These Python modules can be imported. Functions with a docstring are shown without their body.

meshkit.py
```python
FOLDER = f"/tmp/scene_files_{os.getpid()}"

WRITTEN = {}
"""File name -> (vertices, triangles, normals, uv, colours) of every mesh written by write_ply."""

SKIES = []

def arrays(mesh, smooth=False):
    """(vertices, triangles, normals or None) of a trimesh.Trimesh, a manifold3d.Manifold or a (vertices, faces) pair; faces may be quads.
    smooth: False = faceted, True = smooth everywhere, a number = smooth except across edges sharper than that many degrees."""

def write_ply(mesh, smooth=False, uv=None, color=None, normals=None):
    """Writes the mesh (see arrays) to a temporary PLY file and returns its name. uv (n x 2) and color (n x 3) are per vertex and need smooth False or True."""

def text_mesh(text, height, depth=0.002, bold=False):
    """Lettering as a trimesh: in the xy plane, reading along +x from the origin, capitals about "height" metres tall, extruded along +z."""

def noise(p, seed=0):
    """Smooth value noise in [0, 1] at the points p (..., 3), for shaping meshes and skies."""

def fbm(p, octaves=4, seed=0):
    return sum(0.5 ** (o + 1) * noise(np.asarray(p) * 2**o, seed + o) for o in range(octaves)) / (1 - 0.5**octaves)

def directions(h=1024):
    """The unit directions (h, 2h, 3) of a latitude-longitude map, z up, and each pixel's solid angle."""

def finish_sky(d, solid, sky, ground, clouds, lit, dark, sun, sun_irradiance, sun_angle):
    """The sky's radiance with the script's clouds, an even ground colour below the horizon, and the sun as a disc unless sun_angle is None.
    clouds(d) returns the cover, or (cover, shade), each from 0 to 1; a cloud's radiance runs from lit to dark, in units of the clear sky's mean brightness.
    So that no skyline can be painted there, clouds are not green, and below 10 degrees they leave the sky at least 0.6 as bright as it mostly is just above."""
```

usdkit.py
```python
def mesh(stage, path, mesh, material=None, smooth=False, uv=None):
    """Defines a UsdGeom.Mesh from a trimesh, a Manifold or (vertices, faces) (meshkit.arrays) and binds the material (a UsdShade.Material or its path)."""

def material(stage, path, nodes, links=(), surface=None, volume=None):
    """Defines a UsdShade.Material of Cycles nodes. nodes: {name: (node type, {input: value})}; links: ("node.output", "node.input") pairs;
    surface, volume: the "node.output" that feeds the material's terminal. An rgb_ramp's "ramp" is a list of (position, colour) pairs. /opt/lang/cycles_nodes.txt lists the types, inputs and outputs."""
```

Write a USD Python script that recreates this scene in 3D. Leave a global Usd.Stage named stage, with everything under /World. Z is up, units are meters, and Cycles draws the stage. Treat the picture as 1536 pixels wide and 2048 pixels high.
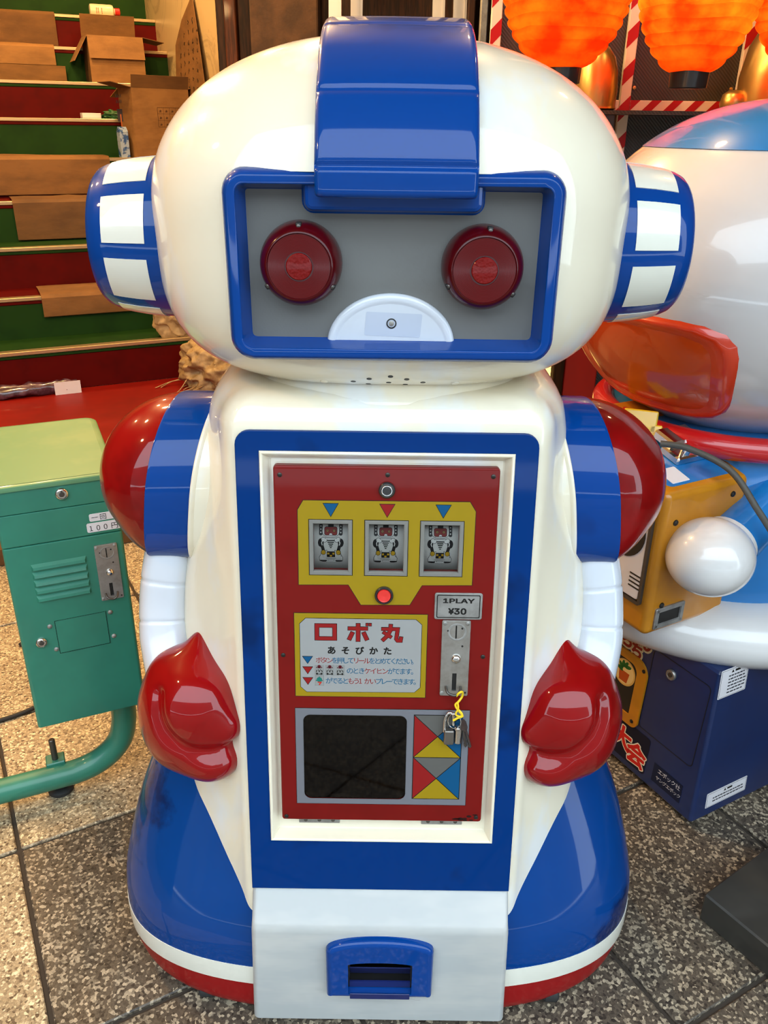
import math, random
import numpy as np, trimesh, manifold3d, usdkit, meshkit
from pxr import Usd, UsdGeom, UsdLux, UsdShade, Sdf, Gf, Vt
from shapely.geometry import Polygon, MultiPolygon, LineString
from shapely.ops import unary_union
from shapely import affinity
random.seed(7); RNG = np.random.default_rng(7)
stage = Usd.Stage.CreateInMemory()
UsdGeom.SetStageUpAxis(stage, 'Z'); UsdGeom.SetStageMetersPerUnit(stage, 1.0)
UsdGeom.Xform.Define(stage, '/World'); UsdGeom.Scope.Define(stage, '/World/Looks')

# ---------------------------------------------------------------- camera
PITCH, ROLL, FPX, EYE = math.radians(25.0), math.radians(0.8), 1658.0, np.array([0.0, -0.82, 1.25])
cam = UsdGeom.Camera.Define(stage, '/World/camera')
cam.CreateHorizontalApertureAttr(36.0); cam.CreateVerticalApertureAttr(48.0)
cam.CreateFocalLengthAttr(FPX / 1536 * 36.0)
cam.CreateClippingRangeAttr(Gf.Vec2f(0.05, 200.0))
cam.CreateExposureAttr(0.62)
fwd = np.array([0, math.cos(PITCH), -math.sin(PITCH)]); up0 = np.array([0, math.sin(PITCH), math.cos(PITCH)]); rt0 = np.array([1.0, 0, 0])
rt = rt0 * math.cos(ROLL) + up0 * math.sin(ROLL); upv = -rt0 * math.sin(ROLL) + up0 * math.cos(ROLL)
cam.AddTransformOp().Set(Gf.Matrix4d(*rt, 0, *upv, 0, *(-fwd), 0, *EYE, 1))

# ---------------------------------------------------------------- sky and lamps
dome = UsdLux.DomeLight.Define(stage, '/World/sky')
dome.CreateIntensityAttr(0.93); dome.CreateColorAttr(Gf.Vec3f(0.74, 0.89, 1.0))

def lamp(name, pos, radius, power, color):
    l = UsdLux.SphereLight.Define(stage, '/World/' + name)
    l.CreateRadiusAttr(radius); l.CreateColorAttr(Gf.Vec3f(*color)); l.CreateIntensityAttr(power / (4 * math.pi * math.pi * radius * radius))
    l.AddTranslateOp().Set(Gf.Vec3d(*pos)); return l
WARM = (1.0, 0.60, 0.24)
for k, (x, y, z, p) in enumerate([(-0.95, 1.30, 2.30, 48), (-1.75, 2.6, 2.9, 60), (-0.35, 2.1, 2.55, 40), (-1.35, 0.75, 2.25, 36), (-2.4, 1.7, 2.5, 40),
                                  (1.15, 1.25, 2.45, 6), (-1.2, 4.4, 3.3, 60), (0.35, 1.35, 2.5, 14), (-1.30, -0.15, 2.05, 15), (-1.7, 3.5, 2.5, 34)]):  # last two: unseen lamps added to warm the robot flank and brighten the marble
    lamp('unseen_warm_bulb_%03d' % k, (x, y, z), 0.045, p, WARM)

# ---------------------------------------------------------------- naming helpers
USED = {}
def numbered(parent, name):
    key = (parent, name); n = USED.get(key, 0); USED[key] = n + 1
    return name if n == 0 else '%s_%03d' % (name, n)
def tag(p, label=None, cat=None, group=None, kind=None):
    p = p.GetPrim() if hasattr(p, 'GetPrim') else p
    for k, v in (('label', label), ('category', cat), ('group', group), ('kind', kind)):
        if v: p.SetCustomDataByKey(k, v)
    return p
def thing(name, label, cat, loc=(0, 0, 0), rotz=0.0, group=None, kind=None):
    x = UsdGeom.Xform.Define(stage, '/World/' + numbered('/World', name))
    if any(loc): x.AddTranslateOp().Set(Gf.Vec3d(*map(float, loc)))
    if rotz: x.AddRotateZOp().Set(math.degrees(rotz))
    tag(x, label, cat, group, kind); return str(x.GetPath())
def obj(name, mesh, mat, parent='/World', smooth=38, label=None, cat=None, kind=None, group=None):
    path = parent + '/' + numbered(parent, name)
    m = usdkit.mesh(stage, path, mesh, MAT[mat], smooth=smooth)
    if label or cat or kind or group: tag(m, label, cat, group, kind)
    return path
def copy_of(path, loc, rotz=0.0, label=None, group=None):
    src = stage.GetPrimAtPath(path); was = src.GetCustomData(); base = src.GetName()
    x = thing(base, label or was['label'], was['category'], loc, rotz, group or was.get('group'))
    p = stage.GetPrimAtPath(x); p.GetReferences().AddInternalReference(src.GetPath()); p.SetInstanceable(True)
    return x

# ---------------------------------------------------------------- mesh helpers
tri = trimesh.util.concatenate
def T(v, f): return trimesh.Trimesh(np.asarray(v, float), np.asarray(f, int), process=False)
def frame(o, ux, uy, uz=None):
    ux, uy = np.array(ux, float), np.array(uy, float); uz = np.cross(ux, uy) if uz is None else np.array(uz, float)
    M = np.eye(4); M[:3, 0], M[:3, 1], M[:3, 2], M[:3, 3] = ux, uy, uz, o; return M
def xf(m, M):
    m = m.copy(); m.vertices = m.vertices @ M[:3, :3].T + M[:3, 3]
    if np.linalg.det(M[:3, :3]) < 0: m.faces = m.faces[:, ::-1]
    return m
def mirx(m):
    return xf(m, np.diag([-1.0, 1, 1, 1]))
def box(x0, x1, y0, y1, z0, z1, b=0.0):
    if b <= 0:
        m = trimesh.creation.box([x1 - x0, y1 - y0, z1 - z0]); m.apply_translation([(x0 + x1) / 2, (y0 + y1) / 2, (z0 + z1) / 2]); return m
    c = []
    for sx in (0, 1):
        for sy in (0, 1):
            for sz in (0, 1):
                p = np.array([(x0, x1)[sx], (y0, y1)[sy], (z0, z1)[sz]]); d = np.array([1 - 2 * sx, 1 - 2 * sy, 1 - 2 * sz]) * b
                for k in range(3):
                    q = p + d; q[k] = p[k]; c.append(q)
    return trimesh.convex.convex_hull(np.array(c))
def rbox(x0, x1, y0, y1, z0, z1, r, n=2):
    s = trimesh.creation.icosphere(n, r).vertices
    return trimesh.convex.convex_hull(np.vstack([s + [x, y, z] for x in (x0 + r, x1 - r) for y in (y0 + r, y1 - r) for z in (z0 + r, z1 - r)]))
def rot_to(d):
    d = np.array(d, float); d /= np.linalg.norm(d)
    a = np.array([0, 0, 1.0]) if abs(d[2]) < 0.9 else np.array([1.0, 0, 0])
    x = np.cross(a, d); x /= np.linalg.norm(x); return x, np.cross(d, x), d
def lathe(prof, seg=48, M=None):
    """profile (radius, height) from bottom to top, spun about +z"""
    v, f, n = [], [], len(prof)
    for k in range(seg):
        a = 2 * math.pi * k / seg
        for r, h in prof: v.append([r * math.cos(a), r * math.sin(a), h])
    for k in range(seg):
        k2 = (k + 1) % seg
        for i in range(n - 1):
            a, b, c, d = k * n + i, k2 * n + i, k2 * n + i + 1, k * n + i + 1
            f += [[a, b, c], [a, c, d]]
    for i, s in ((0, -1), (n - 1, 1)):
        if prof[i][0] > 1e-6:
            c = len(v); v.append([0, 0, prof[i][1]])
            for k in range(seg):
                a, b = k * n + i, ((k + 1) % seg) * n + i
                f.append([c, a, b] if s > 0 else [c, b, a])
    m = T(v, f); return xf(m, M) if M is not None else m
def axis(o, d):
    x, y, z = rot_to(d); return frame(o, x, y, z)
def cyl(p0, p1, r, seg=20, r2=None, b=0.0):
    p0, p1 = np.array(p0, float), np.array(p1, float); h = np.linalg.norm(p1 - p0); r2 = r if r2 is None else r2
    prof = [(r, 0), (r2, h)] if b <= 0 else [(r - b, 0), (r, b), (r2, h - b), (r2 - b, h)]
    return lathe(prof, seg, axis(p0, p1 - p0))
def catmull(P, n=8, closed=False):
    P = np.array(P, float); out = []
    m = len(P); rng = range(m if closed else m - 1)
    for i in rng:
        g = (lambda k: P[k % m]) if closed else (lambda k: P[min(max(k, 0), m - 1)])
        a, b, c, d = g(i - 1), g(i), g(i + 1), g(i + 2)
        for t in np.linspace(0, 1, n, endpoint=False):
            out.append(0.5 * (2 * b + (c - a) * t + (2 * a - 5 * b + 4 * c - d) * t * t + (3 * b - a - 3 * c + d) * t ** 3))
    if not closed: out.append(P[-1])
    return np.array(out)
def loft(secs, closed_ends=True):
    secs = [np.asarray(s, float) for s in secs]; n = len(secs[0]); v = np.vstack(secs); f = []
    for j in range(len(secs) - 1):
        for i in range(n):
            i2 = (i + 1) % n; a, b, c, d = j * n + i, j * n + i2, (j + 1) * n + i2, (j + 1) * n + i
            f += [[a, b, c], [a, c, d]]
    v = list(v)
    if closed_ends:
        for j, s in ((0, -1), (len(secs) - 1, 1)):
            c = len(v); v.append(secs[j].mean(0))
            for i in range(n):
                a, b = j * n + i, j * n + (i + 1) % n
                f.append([c, a, b] if s > 0 else [c, b, a])
    m = T(v, f)
    if closed_ends and m.volume < 0: m.invert()
    return m
def tube(path, r, seg=14, sec=None):
    """a tube along a path; r one radius or one per point; sec: (theta)->radius factor pair"""
    P = np.array(path, float); R = np.full(len(P), r) if np.ndim(r) == 0 else np.array(r, float)
    t = np.gradient(P, axis=0); t /= np.linalg.norm(t, axis=1, keepdims=True)
    x, y, _ = rot_to(t[0]); secs = []
    for k in range(len(P)):
        x = x - t[k] * (x @ t[k]); x /= np.linalg.norm(x); y = np.cross(t[k], x)
        a = np.linspace(0, 2 * math.pi, seg, endpoint=False)
        secs.append(P[k] + R[k] * (np.cos(a)[:, None] * x + np.sin(a)[:, None] * y))
    return loft(secs)
def rrect(x0, y0, x1, y1, r=0.0, seg=5):
    rs = r if np.ndim(r) else [r] * 4     # bl, br, tr, tl
    out = []
    for (cx, cy, a0), q in zip(((x0, y0, 180), (x1, y0, 270), (x1, y1, 0), (x0, y1, 90)), rs):
        if q <= 0: out.append((cx, cy)); continue
        ox, oy = cx + (q if cx == x0 else -q), cy + (q if cy == y0 else -q)
        for k in range(seg + 1):
            a = math.radians(a0 + 90 * k / seg); out.append((ox + q * math.cos(a), oy + q * math.sin(a)))
    return np.array(out)
def inset(loop, d):
    L = np.asarray(loop, float)
    e = np.roll(L, -1, 0) - L; e /= np.maximum(np.linalg.norm(e, axis=1, keepdims=True), 1e-12)
    nrm = np.stack([-e[:, 1], e[:, 0]], 1)                    # inward for ccw
    a, b = np.roll(nrm, 1, 0), nrm; m = a + b; k = 2 * d / np.maximum((m * m).sum(1), 0.4)
    return L + m * k[:, None]
def cap(loop2, h, flip=False):
    v, f = trimesh.creation.triangulate_polygon(Polygon(loop2), engine='earcut')
    V = np.column_stack([v, np.full(len(v), h)])
    P = Polygon(loop2)
    m = T(V, f)
    if (m.face_normals[:, 2].sum() < 0) != flip: m.faces = m.faces[:, ::-1]
    return m
def sweep(loop, prof, ring=False):
    """sweep a profile of (inset, height) round a ccw loop; ring: profile closes on itself; else the last loop is capped"""
    L = np.asarray(loop, float)
    secs = [np.column_stack([inset(L, d) if abs(d) > 1e-9 else L, np.full(len(L), h)]) for d, h in prof]
    if ring:
        m = loft(secs + [secs[0]], False)
    else:
        m = tri([loft(secs, False), cap(secs[-1][:, :2], prof[-1][1]), cap(secs[0][:, :2], prof[0][1], True)])
    return m
def plate(loop, th, b=0.001, base=0.0):
    b = min(b, th * 0.9)
    return sweep(loop, [(0, base), (0, base + th - b), (b * 0.3, base + th - b * 0.3), (b, base + th)])
def mani(m):
    m = trimesh.Trimesh(m.vertices, m.faces, process=True); m.merge_vertices()
    return manifold3d.Manifold(manifold3d.Mesh(np.asarray(m.vertices, np.float32), np.asarray(m.faces, np.uint32)))
def unmani(M):
    q = M.to_mesh(); return T(q.vert_properties[:, :3], q.tri_verts)
def cut(a, *bs):
    A = mani(a)
    for b in bs: A = A - mani(b)
    return unmani(A)
def superell(a, n, N=72):
    t = np.linspace(0, 2 * math.pi, N, endpoint=False); c, s = np.cos(t), np.sin(t)
    return np.sign(c) * np.abs(c) ** (2 / n) * a[0], np.sign(s) * np.abs(s) ** (2 / n) * a[1]

GLYPHS = '''
0 89 181L192g1e2y1k2I1s2P1D2T1O2T202N2c2v2h262f1x2c1m24181Z121O0-1D0-1s121f1h|1n1L1r1o1y1d1F1a1M1a1W1g211y23251-2t1X2A1N2H1z2F1q2r1m26
1 89 1e1c1E1d1E2y1k2z1j2I1H2R1T2R1T1d2e1c2e101e10
。 160 1719191q1h1z1q1D1A1D1I1A1Q1s1T1l1T181Q111I0V1A0S1q0S1h0W1913|1g1a1m111t0-1B0_1L1a1L1j1F1s1t1v1i1o1f1i
あ 160 1h1k1k1A1r1N1G201V281X2p1W2w1o2x1n2J1X2H1-302b2_292I2B2K302P302D2Z2C262x252e2B2h2D2q2I2r2Q2p2N2g2O2e2-2a3a1_3g1P3h1A3d1l31162N0Z2v0U2s0U2m112m132C162Q1c2-1l331v341L321R2Y1-2K252s1A2a1h2d182c1322111_191I111u111l17|2422261y281v2p1P2y272p27|1v1i1A1d1H1d1Z1l1V1Y1O1V1B1H1u1s
い 160 2P2r2H2E2T2I2Z2A3d1-3j1y3i1r361n341F2Z24!1n1Q1l2N1A2M1y2z1z1Y1D1B1K1k1T1e1-1f281v2d1K2n1A2f1f21101Q0_1H131B191u1m
う 160 1w201r2f272o2w2p2I2m2R2h2_23311M2Y1u2T1m2C17290X1U0U1N131O151Z162k1d2z1l2I1u2P1L2O1Z2I272t2d222b!1K2N1M2-2c2V2Q2S2O2G
か 160 2O2C2-2I3i283q1O3g1J3d1K3623!1e2c1d2q1P2s1S2H1T2_252-202t2o2u2w2s2E2l2I2a2F1r2w132p0Z2i0X240X1U0-1T1a2a172j192p1i2t1w2w1Z2v292p2h292j1Z2g1M1A1t0Y1q0X1f0_1z1C1M2f1G2g
が 160 36343f383s2O3j2K!2L2A2W2G2Z2E3f283o1P3n1M3d1H3b1I2Y2h!2Q2Z2Z313a2H312E!1c2c1a2q1N2r1R2-242Z1-2s2s2s2B2m2G282D1r2z1c2p0-2i0X1U0Y1S0Z1Q192c172k1b2o1k2t1L2t272o2g2h2i1X2h1O1L1w141q0W1d0_1y1E1K2e
き 160 1q211q2d1L2b2s2d2k2x1u2y1t2K2g2I2c2_2k302q302u2J2-2Q2_2E2x2x2E2e382k39282J222P1R2Z1F2T1u2k1z2l1J2I1H2w21!1u1h1v1x1A1J1M1H1G1s1G1l1N1a27142R172R0X2v0U1T0W1C121x18
く 160 1x1W1z251K2g2m2M2A312E2_2M2S1Q251N201N1Y2F1c2Q102E0S2l1b1J1I
さ 160 1p2s1p2B1P2z2n2A2g2_2u302x2M2C2B392I3a2w2F2p2R21301P311K2Y1D2l1H2m1S2L1R2s2o1t2o!1u1j1v1C1B1R1E1R1O1O1J1F1G1r1J1i1P1b22162d152V192V0Z2v0V1V0X1E131x1b
し 160 1C1_1E2H1C2Z1S2Z1P1o1T1d1-1828152v172R1i361C3f1t3f1q331c2H0Z2n0U230U1U0X1I141D1f
す 160 1g2s1g2F2m2G2m2_2A2_2A2H3l2H3k2v2z2w2A242F1R2F1G2B1q2v1f2j131W0T1L12281b2n1r251q1W1v1R1A1N1J1N1Y1R251Y2c292h2n2f2n2u|1Z1W1_1H271C2g1B2k1D2r1O2q1-2g262524
そ 160 1h1Q1h201I232v2J1H2H1G2U232T2N2X2U2P2U2N272b24253c293c1Z2B1Z2l1T2a1K251y271k2i1a2x162T162R0V2l0X28101Z1a1V1j1V1z1Z1J281W
た 160 2b1f2d1D2n1D2p1C2n1l2s1d2G193h1c3h0_300Z2x0-2i14!2m2d2J2f3c2e3f2d3f2130232m21!1g2s1g2B1R2B1U30272_232C2w2I2w2v1_2p1R1M1x0W1j101C1I1N2n1j2o
だ 160 322V352Y3b2Z3o2D3f2A!261d281B2k1A2i1j2m1b2C163c193c0Y2W0W2s0X2f102916!2h2b2E2d372c3a2b3a1_2X212h1_!2Z2t2N2Q2V2T302J352w!1c2m1b2y1M2y1P2Z222Y1-2z2s2E2r2s1W2m1M1J1t0U1e0Z1x1F1J2k1e2l
ち 160 1h2s1h2G1O2D1R30252-212K222E2t2G2-2M2-2x1-2r1S1X2m242E242V1_351Q391F381o331d2R112A0X2o0V1Q0W1N151O192j172C1b2O1h2V1s2V1F2P1O2G1S2l1T1X1K1H1t1v1w1t1z1D1W1L2p
て 160 1f2t1e2H3d2R3d2E2K2C2p2p2d26291T2a1F2g1r2n1k2B1d30182Y0X2C0-2l15251j1_1u1Y1J1-20252h2n2C1j2t
で 160 3c202_2n372q3k23!1e2s1d2G3c2Q3c2D2K2B2y2w2n2n2d27281S291E2f1q2m1j2A1c2_172X0W2B0Z2k14241i1-1t1X1I1Z1_242g2m2B1i2s!2J2f2S2j321Z2W1V
と 160 1w1n1w1x1A1K1G1T1X261B2U1M2Z1O2Y1Z2w272e2Y2H322v2l281Z1V1L1D1K1p1N1i1T1e2a182x18371d360_2y0X1Z0Z1F161A1c
の 160 1e1G1f1_1j2b1r2o1K2F252O2z2O2T2G372r3g273h1K3d1v361j2S152u0Y2l0X2e172C1c2Q1k301A341N3420312b2V2p2K2x2y2C2p2D2l2b2b1F201k1S1a1L171C171r1d1j1o|1s1F1w1t1C1n1J1m1R1r231W2c2D1_2A1R2v1A2g1r1X
ひ 160 1i2w1h2L1C2M2e2T2h2G272D1Y2s1M291E1Q1C1E1D1q1I1f1T181_162i182r1c2E1t2L1Y2K2o2E2N2F2R2T2T2_2n3b213o1Q3o1N3e1D2Y1-2W1F2R1m2D122p0W2c0T1Y0T1M0W1A111q1g1o1n1o1J1u231O2z
び 160 3j2G39313e333i323s2K3r2I!1e2G1O2K262P2a2P2d2H2d2E212z1Q2k1F201z1J1y1t1A1k1J171Q141Y122f142s1b2D1s2I1L2J292G2z2C2N2P2Q2X2k361_3k1L3b1B2U1_2S1C2O1m2G172x0-2m0U290R1V0R1J0U1A0Z1p1b1m1l1m1F1t221N2x1f2u!322B2V2X312Z3b2C
ま 160 1t1c1u1o1E1z1T1E2f1F2e1-1u201u2c2f292f2w1w2y1u2K2e2H2f302s2_2s2H362L352z2r2v2s29372e36212r1Z2s1B2Q1s381f3a1b34112N1f2v1o2t1n2t1c2q132k0Z290V1S0V1E0Z1w14|1G1e1K171Q1528152g1e2g1r281u1P1s1G1l
め 160 1e1q1e1G1i1V1p261C2k1t2N1G2R1N2r262A2p2C2t2-2H2Z2C2C2M2z312p3a2e3g1-3g1A351e2S122w0W2n0V2h132h152C192Q1g2_1s341G341V2_282R2j2B2q2y2o2o1W2c1A2l1p2f1i2b1g231o1R1a1F151w151k1c|1R2f1W21241M2e222m2q252o|1q1I1r1p1v1j1F1i1N1m1Y1z1G271u1T
も 160 1f1R1g211z1Y1O1X1R2i1Q2o1j2t1j2E1S2z1V2_242_272Z232y2z2A2z2p212n1-1X2y1Y2y1M1Y1K1Y1n1_1f26192h152E172R1d2Z1o2-1C2V1P2K222U242X24301_391L3b1D3a1k351a2-132P0Z2A0V270W1U121O1b1L1n1M1L
る 160 1i1E2w2H2b2I1D2F1C2T252S2O2V2U2M29282z292J272U22321V381J391t371l2-172S112D0X2a0V1U0_1M181L1k1O1r1W1y261B2h1A2s1v2A1m2F192O1d2W1o2Y1E2U1O2O1U2D1Z2g1_221Y1L1O1s1w|1Y1d1_1827152m142t162p1i2j1o2b1r1_1p1X1k
を 160 1g1L1E2b1Q2w1j2y1j2K1U2I1Y30292_272J2S2N2S2C2s2y212x1Q2a222e2d2e2m2b2v20382j3d282u1Q2v1l2j1l2i1J251C1W1n1X1c23172b152C153219320Y2_0X2D0V240W1S0_1M151J1c1L1t1W1H2i1V2h1_2b2320241O1_1y1O1r1E
ん 160 1b0-1q1z292-2n2V2o2S1V2127252h252t1Z2w1Q2w1k2z1b2K182V1c341q3c1L3f1L3o1D3n1w3f1f32102N0V2A0V2s0Y2k152i1c2h1N2b1T221T1V1P1G1y1r0V
イ 160 1e1U1g1X1Z2b2m2p2H2E2_2Z3a2Q2S2w2v2f2w0X2g0X2h261l1J
エ 160 1d171d1l291l292t1n2t1n2H3a2H3a2t2m2u2m1l3j1l3i16
ク 160 1g1-1M2p1_2L27322m2Z2d2G322H3b2B30252G1y2i1c1K0V1C0Z1x141P1a231i2h1s2x1I2Q2d2V2t242u1V2g1t1T1p1T
グ 160 3g2K34343c373p2N!1a1W1v2a1I2o1U2G212-2f2V272C2X2D352x2Q1S2x1r24131D0R1A0R1q101G151Z1f2o1B2G212P2p1-2q1N2a1o1Q1j1P!2-2D2O2Y2U302Y2_372I372G
ケ 160 1b1V1n241B2o1M2N1O2_222Y1V2w3i2x3i2k2E2k2z1N2p1q2f1c1W0W1R0X1H131Y1d2d1y2n1V2r2k1P2k1A1-1o1O
タ 160 1f1-1y2c1O2t212Q27332l2_2d2I332J3b2E2_262M1K2N1G311v2U1j2C1x2f1c1R0Z1E0V1u121Z1g2r1F2h1O1W201W22232a2A1Q2Q2f2V2x252x1O2a1s1T1n1T
ッ 160 1M0-2g1e2B1y2Q1_2V2n372j2_1T2T1C2y1c2h0_1X0Q!222m232p2e2s2q1X2p1V2e1S!1G1I1t2g1x2i1F2j1T1M
ヒ 160 1B1h1B2Y1P2Y1P2a2A2p2_2C342o2z2b1O1Z1O1m1P1i1W1e261c2N1d391h3912260_1R111E19
プ 160 1l2x1l2L2V2K2X2Y36353l333t2V3s2H3m2A3d2x352x2W1X2E1u2b161L0W1D111A171S1c241j2h1r2w1G2L252S2w|322M372G3d2F3l2K3m2S3g2Z392-312S
ボ 160 332_38333c333o2K3f2H!2I1V2J1Y2T20351J3i1m361g2S1J!1f2j1f2x292w282Y2n2Y2n2w3d2x3d2k2m2k2m132k0Z2d0V1N0W1M131M172515291a292k!2Y2C2M2Y2V2_352F!1a1m1s1H1E201P1X1A1x1l1f
ポ 160 2N2S2Q312-383b373k2Y3k2N3h2H372B2_2B2U2E2P2K|2V2Q2-2J342I3c2N3d2V3a2_31312X2-!2I1V2J1Y2T20351J3i1m361g2S1J!1f2j1f2x292w282Y2n2Y2n2w3d2x3d2k2m2k2m132k0Z2d0V1N0W1M131M172515291a292k!1a1m1s1H1E201P1X1A1x1l1f
ヤ 160 1a2i1N2p1E2Y1Q2_1S2_202s372H3b2H3i2C3f2t362f2H1K2u1R2L252-2s232h2q0_2q0Y2e0V2b0V1S2c1M2d1e26
リ 160 1X142k1f2B1w2H1J2K212J2W2Y2W2X1U2U1E2P1s2z192c0Y240W!1z1I1z2U1O2V1O1I
ル 160 2k132k2U2z2U2y1h2I1l2X1v3g1T3o1H341m2D122r0Z!1b141s1l1D1J1H2b1G2T1U2U1T201N1w1C1c1n0Y
レ 160 1A141A2T1P2T1P1e2b1m2y1y2U1N39243g1Y3h1U2-1B2u1g1K0Z
ン 160 1n191W1j2q1z2O1T31293b2r3e2q3j2h3h29301O2E1s25181C0-1v0Z!1r2H1B2R1X2B2d2k222b1F2y
ー 160 1g1S1g263g253f1S
一 160 17253q253q1U171U
会 160 162e172h1s2r1R2H2g382t332p2X2J2G312u3r2j3i262W2i2U2h2T291G291E2h1h24|1P2o1P2m2N2n2h2N!1d1G1e1T3k1T3j1F2d1F1M182M1c2J1j2x1u2J1B331f3i0V350O2Z0_2N0_1o0S1k141u191V1E
円 160 1e2Y3j2Y3j113i0X3e0S310P2K0P2G0-3611351R1s1R1r0P1e0P|2m223621362M2m2M|1r222a212a2M1r2M
回 160 1d303j303j0P360P350Y1q0Y1p0P1d0P|1p191r173617362Q1p2Q!1M2r2L2r2L1x1M1x|1Z2g1Y1I2z1I2z2g
大 160 160Y170_1v1c1M1t1Y1O242b192c192q272q29382o372m2q3o2p3o2c2s2b2z1U2O1u351b3q103q0Z3h0O300X2K1b2x1s2h1Z221t1J141h0O
押 160 211y212Z3l2Z3l1y391y381H2M1H2M0P2B0P2B1H2d1H2c1y|2M1T391S392f2M2f|2M2r392q392O2M2O|2c1T2B1S2B2f2c2f|2c2r2B2q2B2O2c2O!191C161O1s1U1s2q182r182C1s2C1s371E371E2D1V2C1V2r1E2q1E1Y1V1_1W1Q1E1K1E111D0X1z0S1d0Q1a0_1q0_1s111s1G
社 160 1Z152E162E282529252l2E2l2E372Q372Q2l3m2l3m292Q282Q163q153q0V1Z0V!151I161M1k1V1z281O2v182w182H1E2H1A2R1q311z371O2P1G2H1Z2H222D1W2m1K25241K1Y1B1Q1M1I1R1I0P1w0P1w1Q1b1z191z
b1 104 1b0Z1b1f1e1j1G1l1G2o1m2b1g2c1d2h1d2A1i2G1H2Y222Y262U261l2u1j2x1f2x0-2t0V1f0V
bP 102 170Z182V1d2Y1W2Y2g2S2r2J2z2t2A272u1S2l1I281B1A1z1A0Z1y0W1e0U|1A1_1Y1-2220282b282k252s1W2x1A2x
bL 91 172U1c2Y1v2Y1A2T1A1k2n1j2q1f2q0-2m0V1b0V170Z
bA 110 0Z0Z0-171E2W1L2Z232Y282Q2M172N0Z2G0V2n0W2k0Z291q1B1q1r0_1n0W140V|1K1S201S1T2f1R2d
bY 109 0Z2P0-2V122Y1q2X1T2d2j2X2H2Y2L2V2M2P2K2L251K250-210V1I0V1E0Z1E1K
b¥ 88 0Y2O0Y2U102Y1n2X1I2g212X2p2Y2t2U2t2O252326212f212k1Y2k1J2i1G2k1C2k1n2g1i1W1i1W0Z1S0V1y0V1u0Z1u1i191i151m141A161G141W17201i211j24
b3 104 1a18131v161z1r1A1w1w1x1q1C1k1U1i201l251u241C1Z1K1Q1N1y1N1u1R1u271O2w1d2w192A192U1e2Y2q2X2t2T2t2D23292o1X2w1I2w1l2m142g0_1_0U1A0U1i10
b0 104 141K1426172n1e2E1o2Q1E2Y1X2Z2b2T2m2J2t2x2x2k2z1I2t1j2n182e0_1X0T1J0T1s0Z1h171b1h|1x1O1A1v1I1j1U1i201o261F2724222o1W2x1M2y1D2r1x2a
'''
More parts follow.
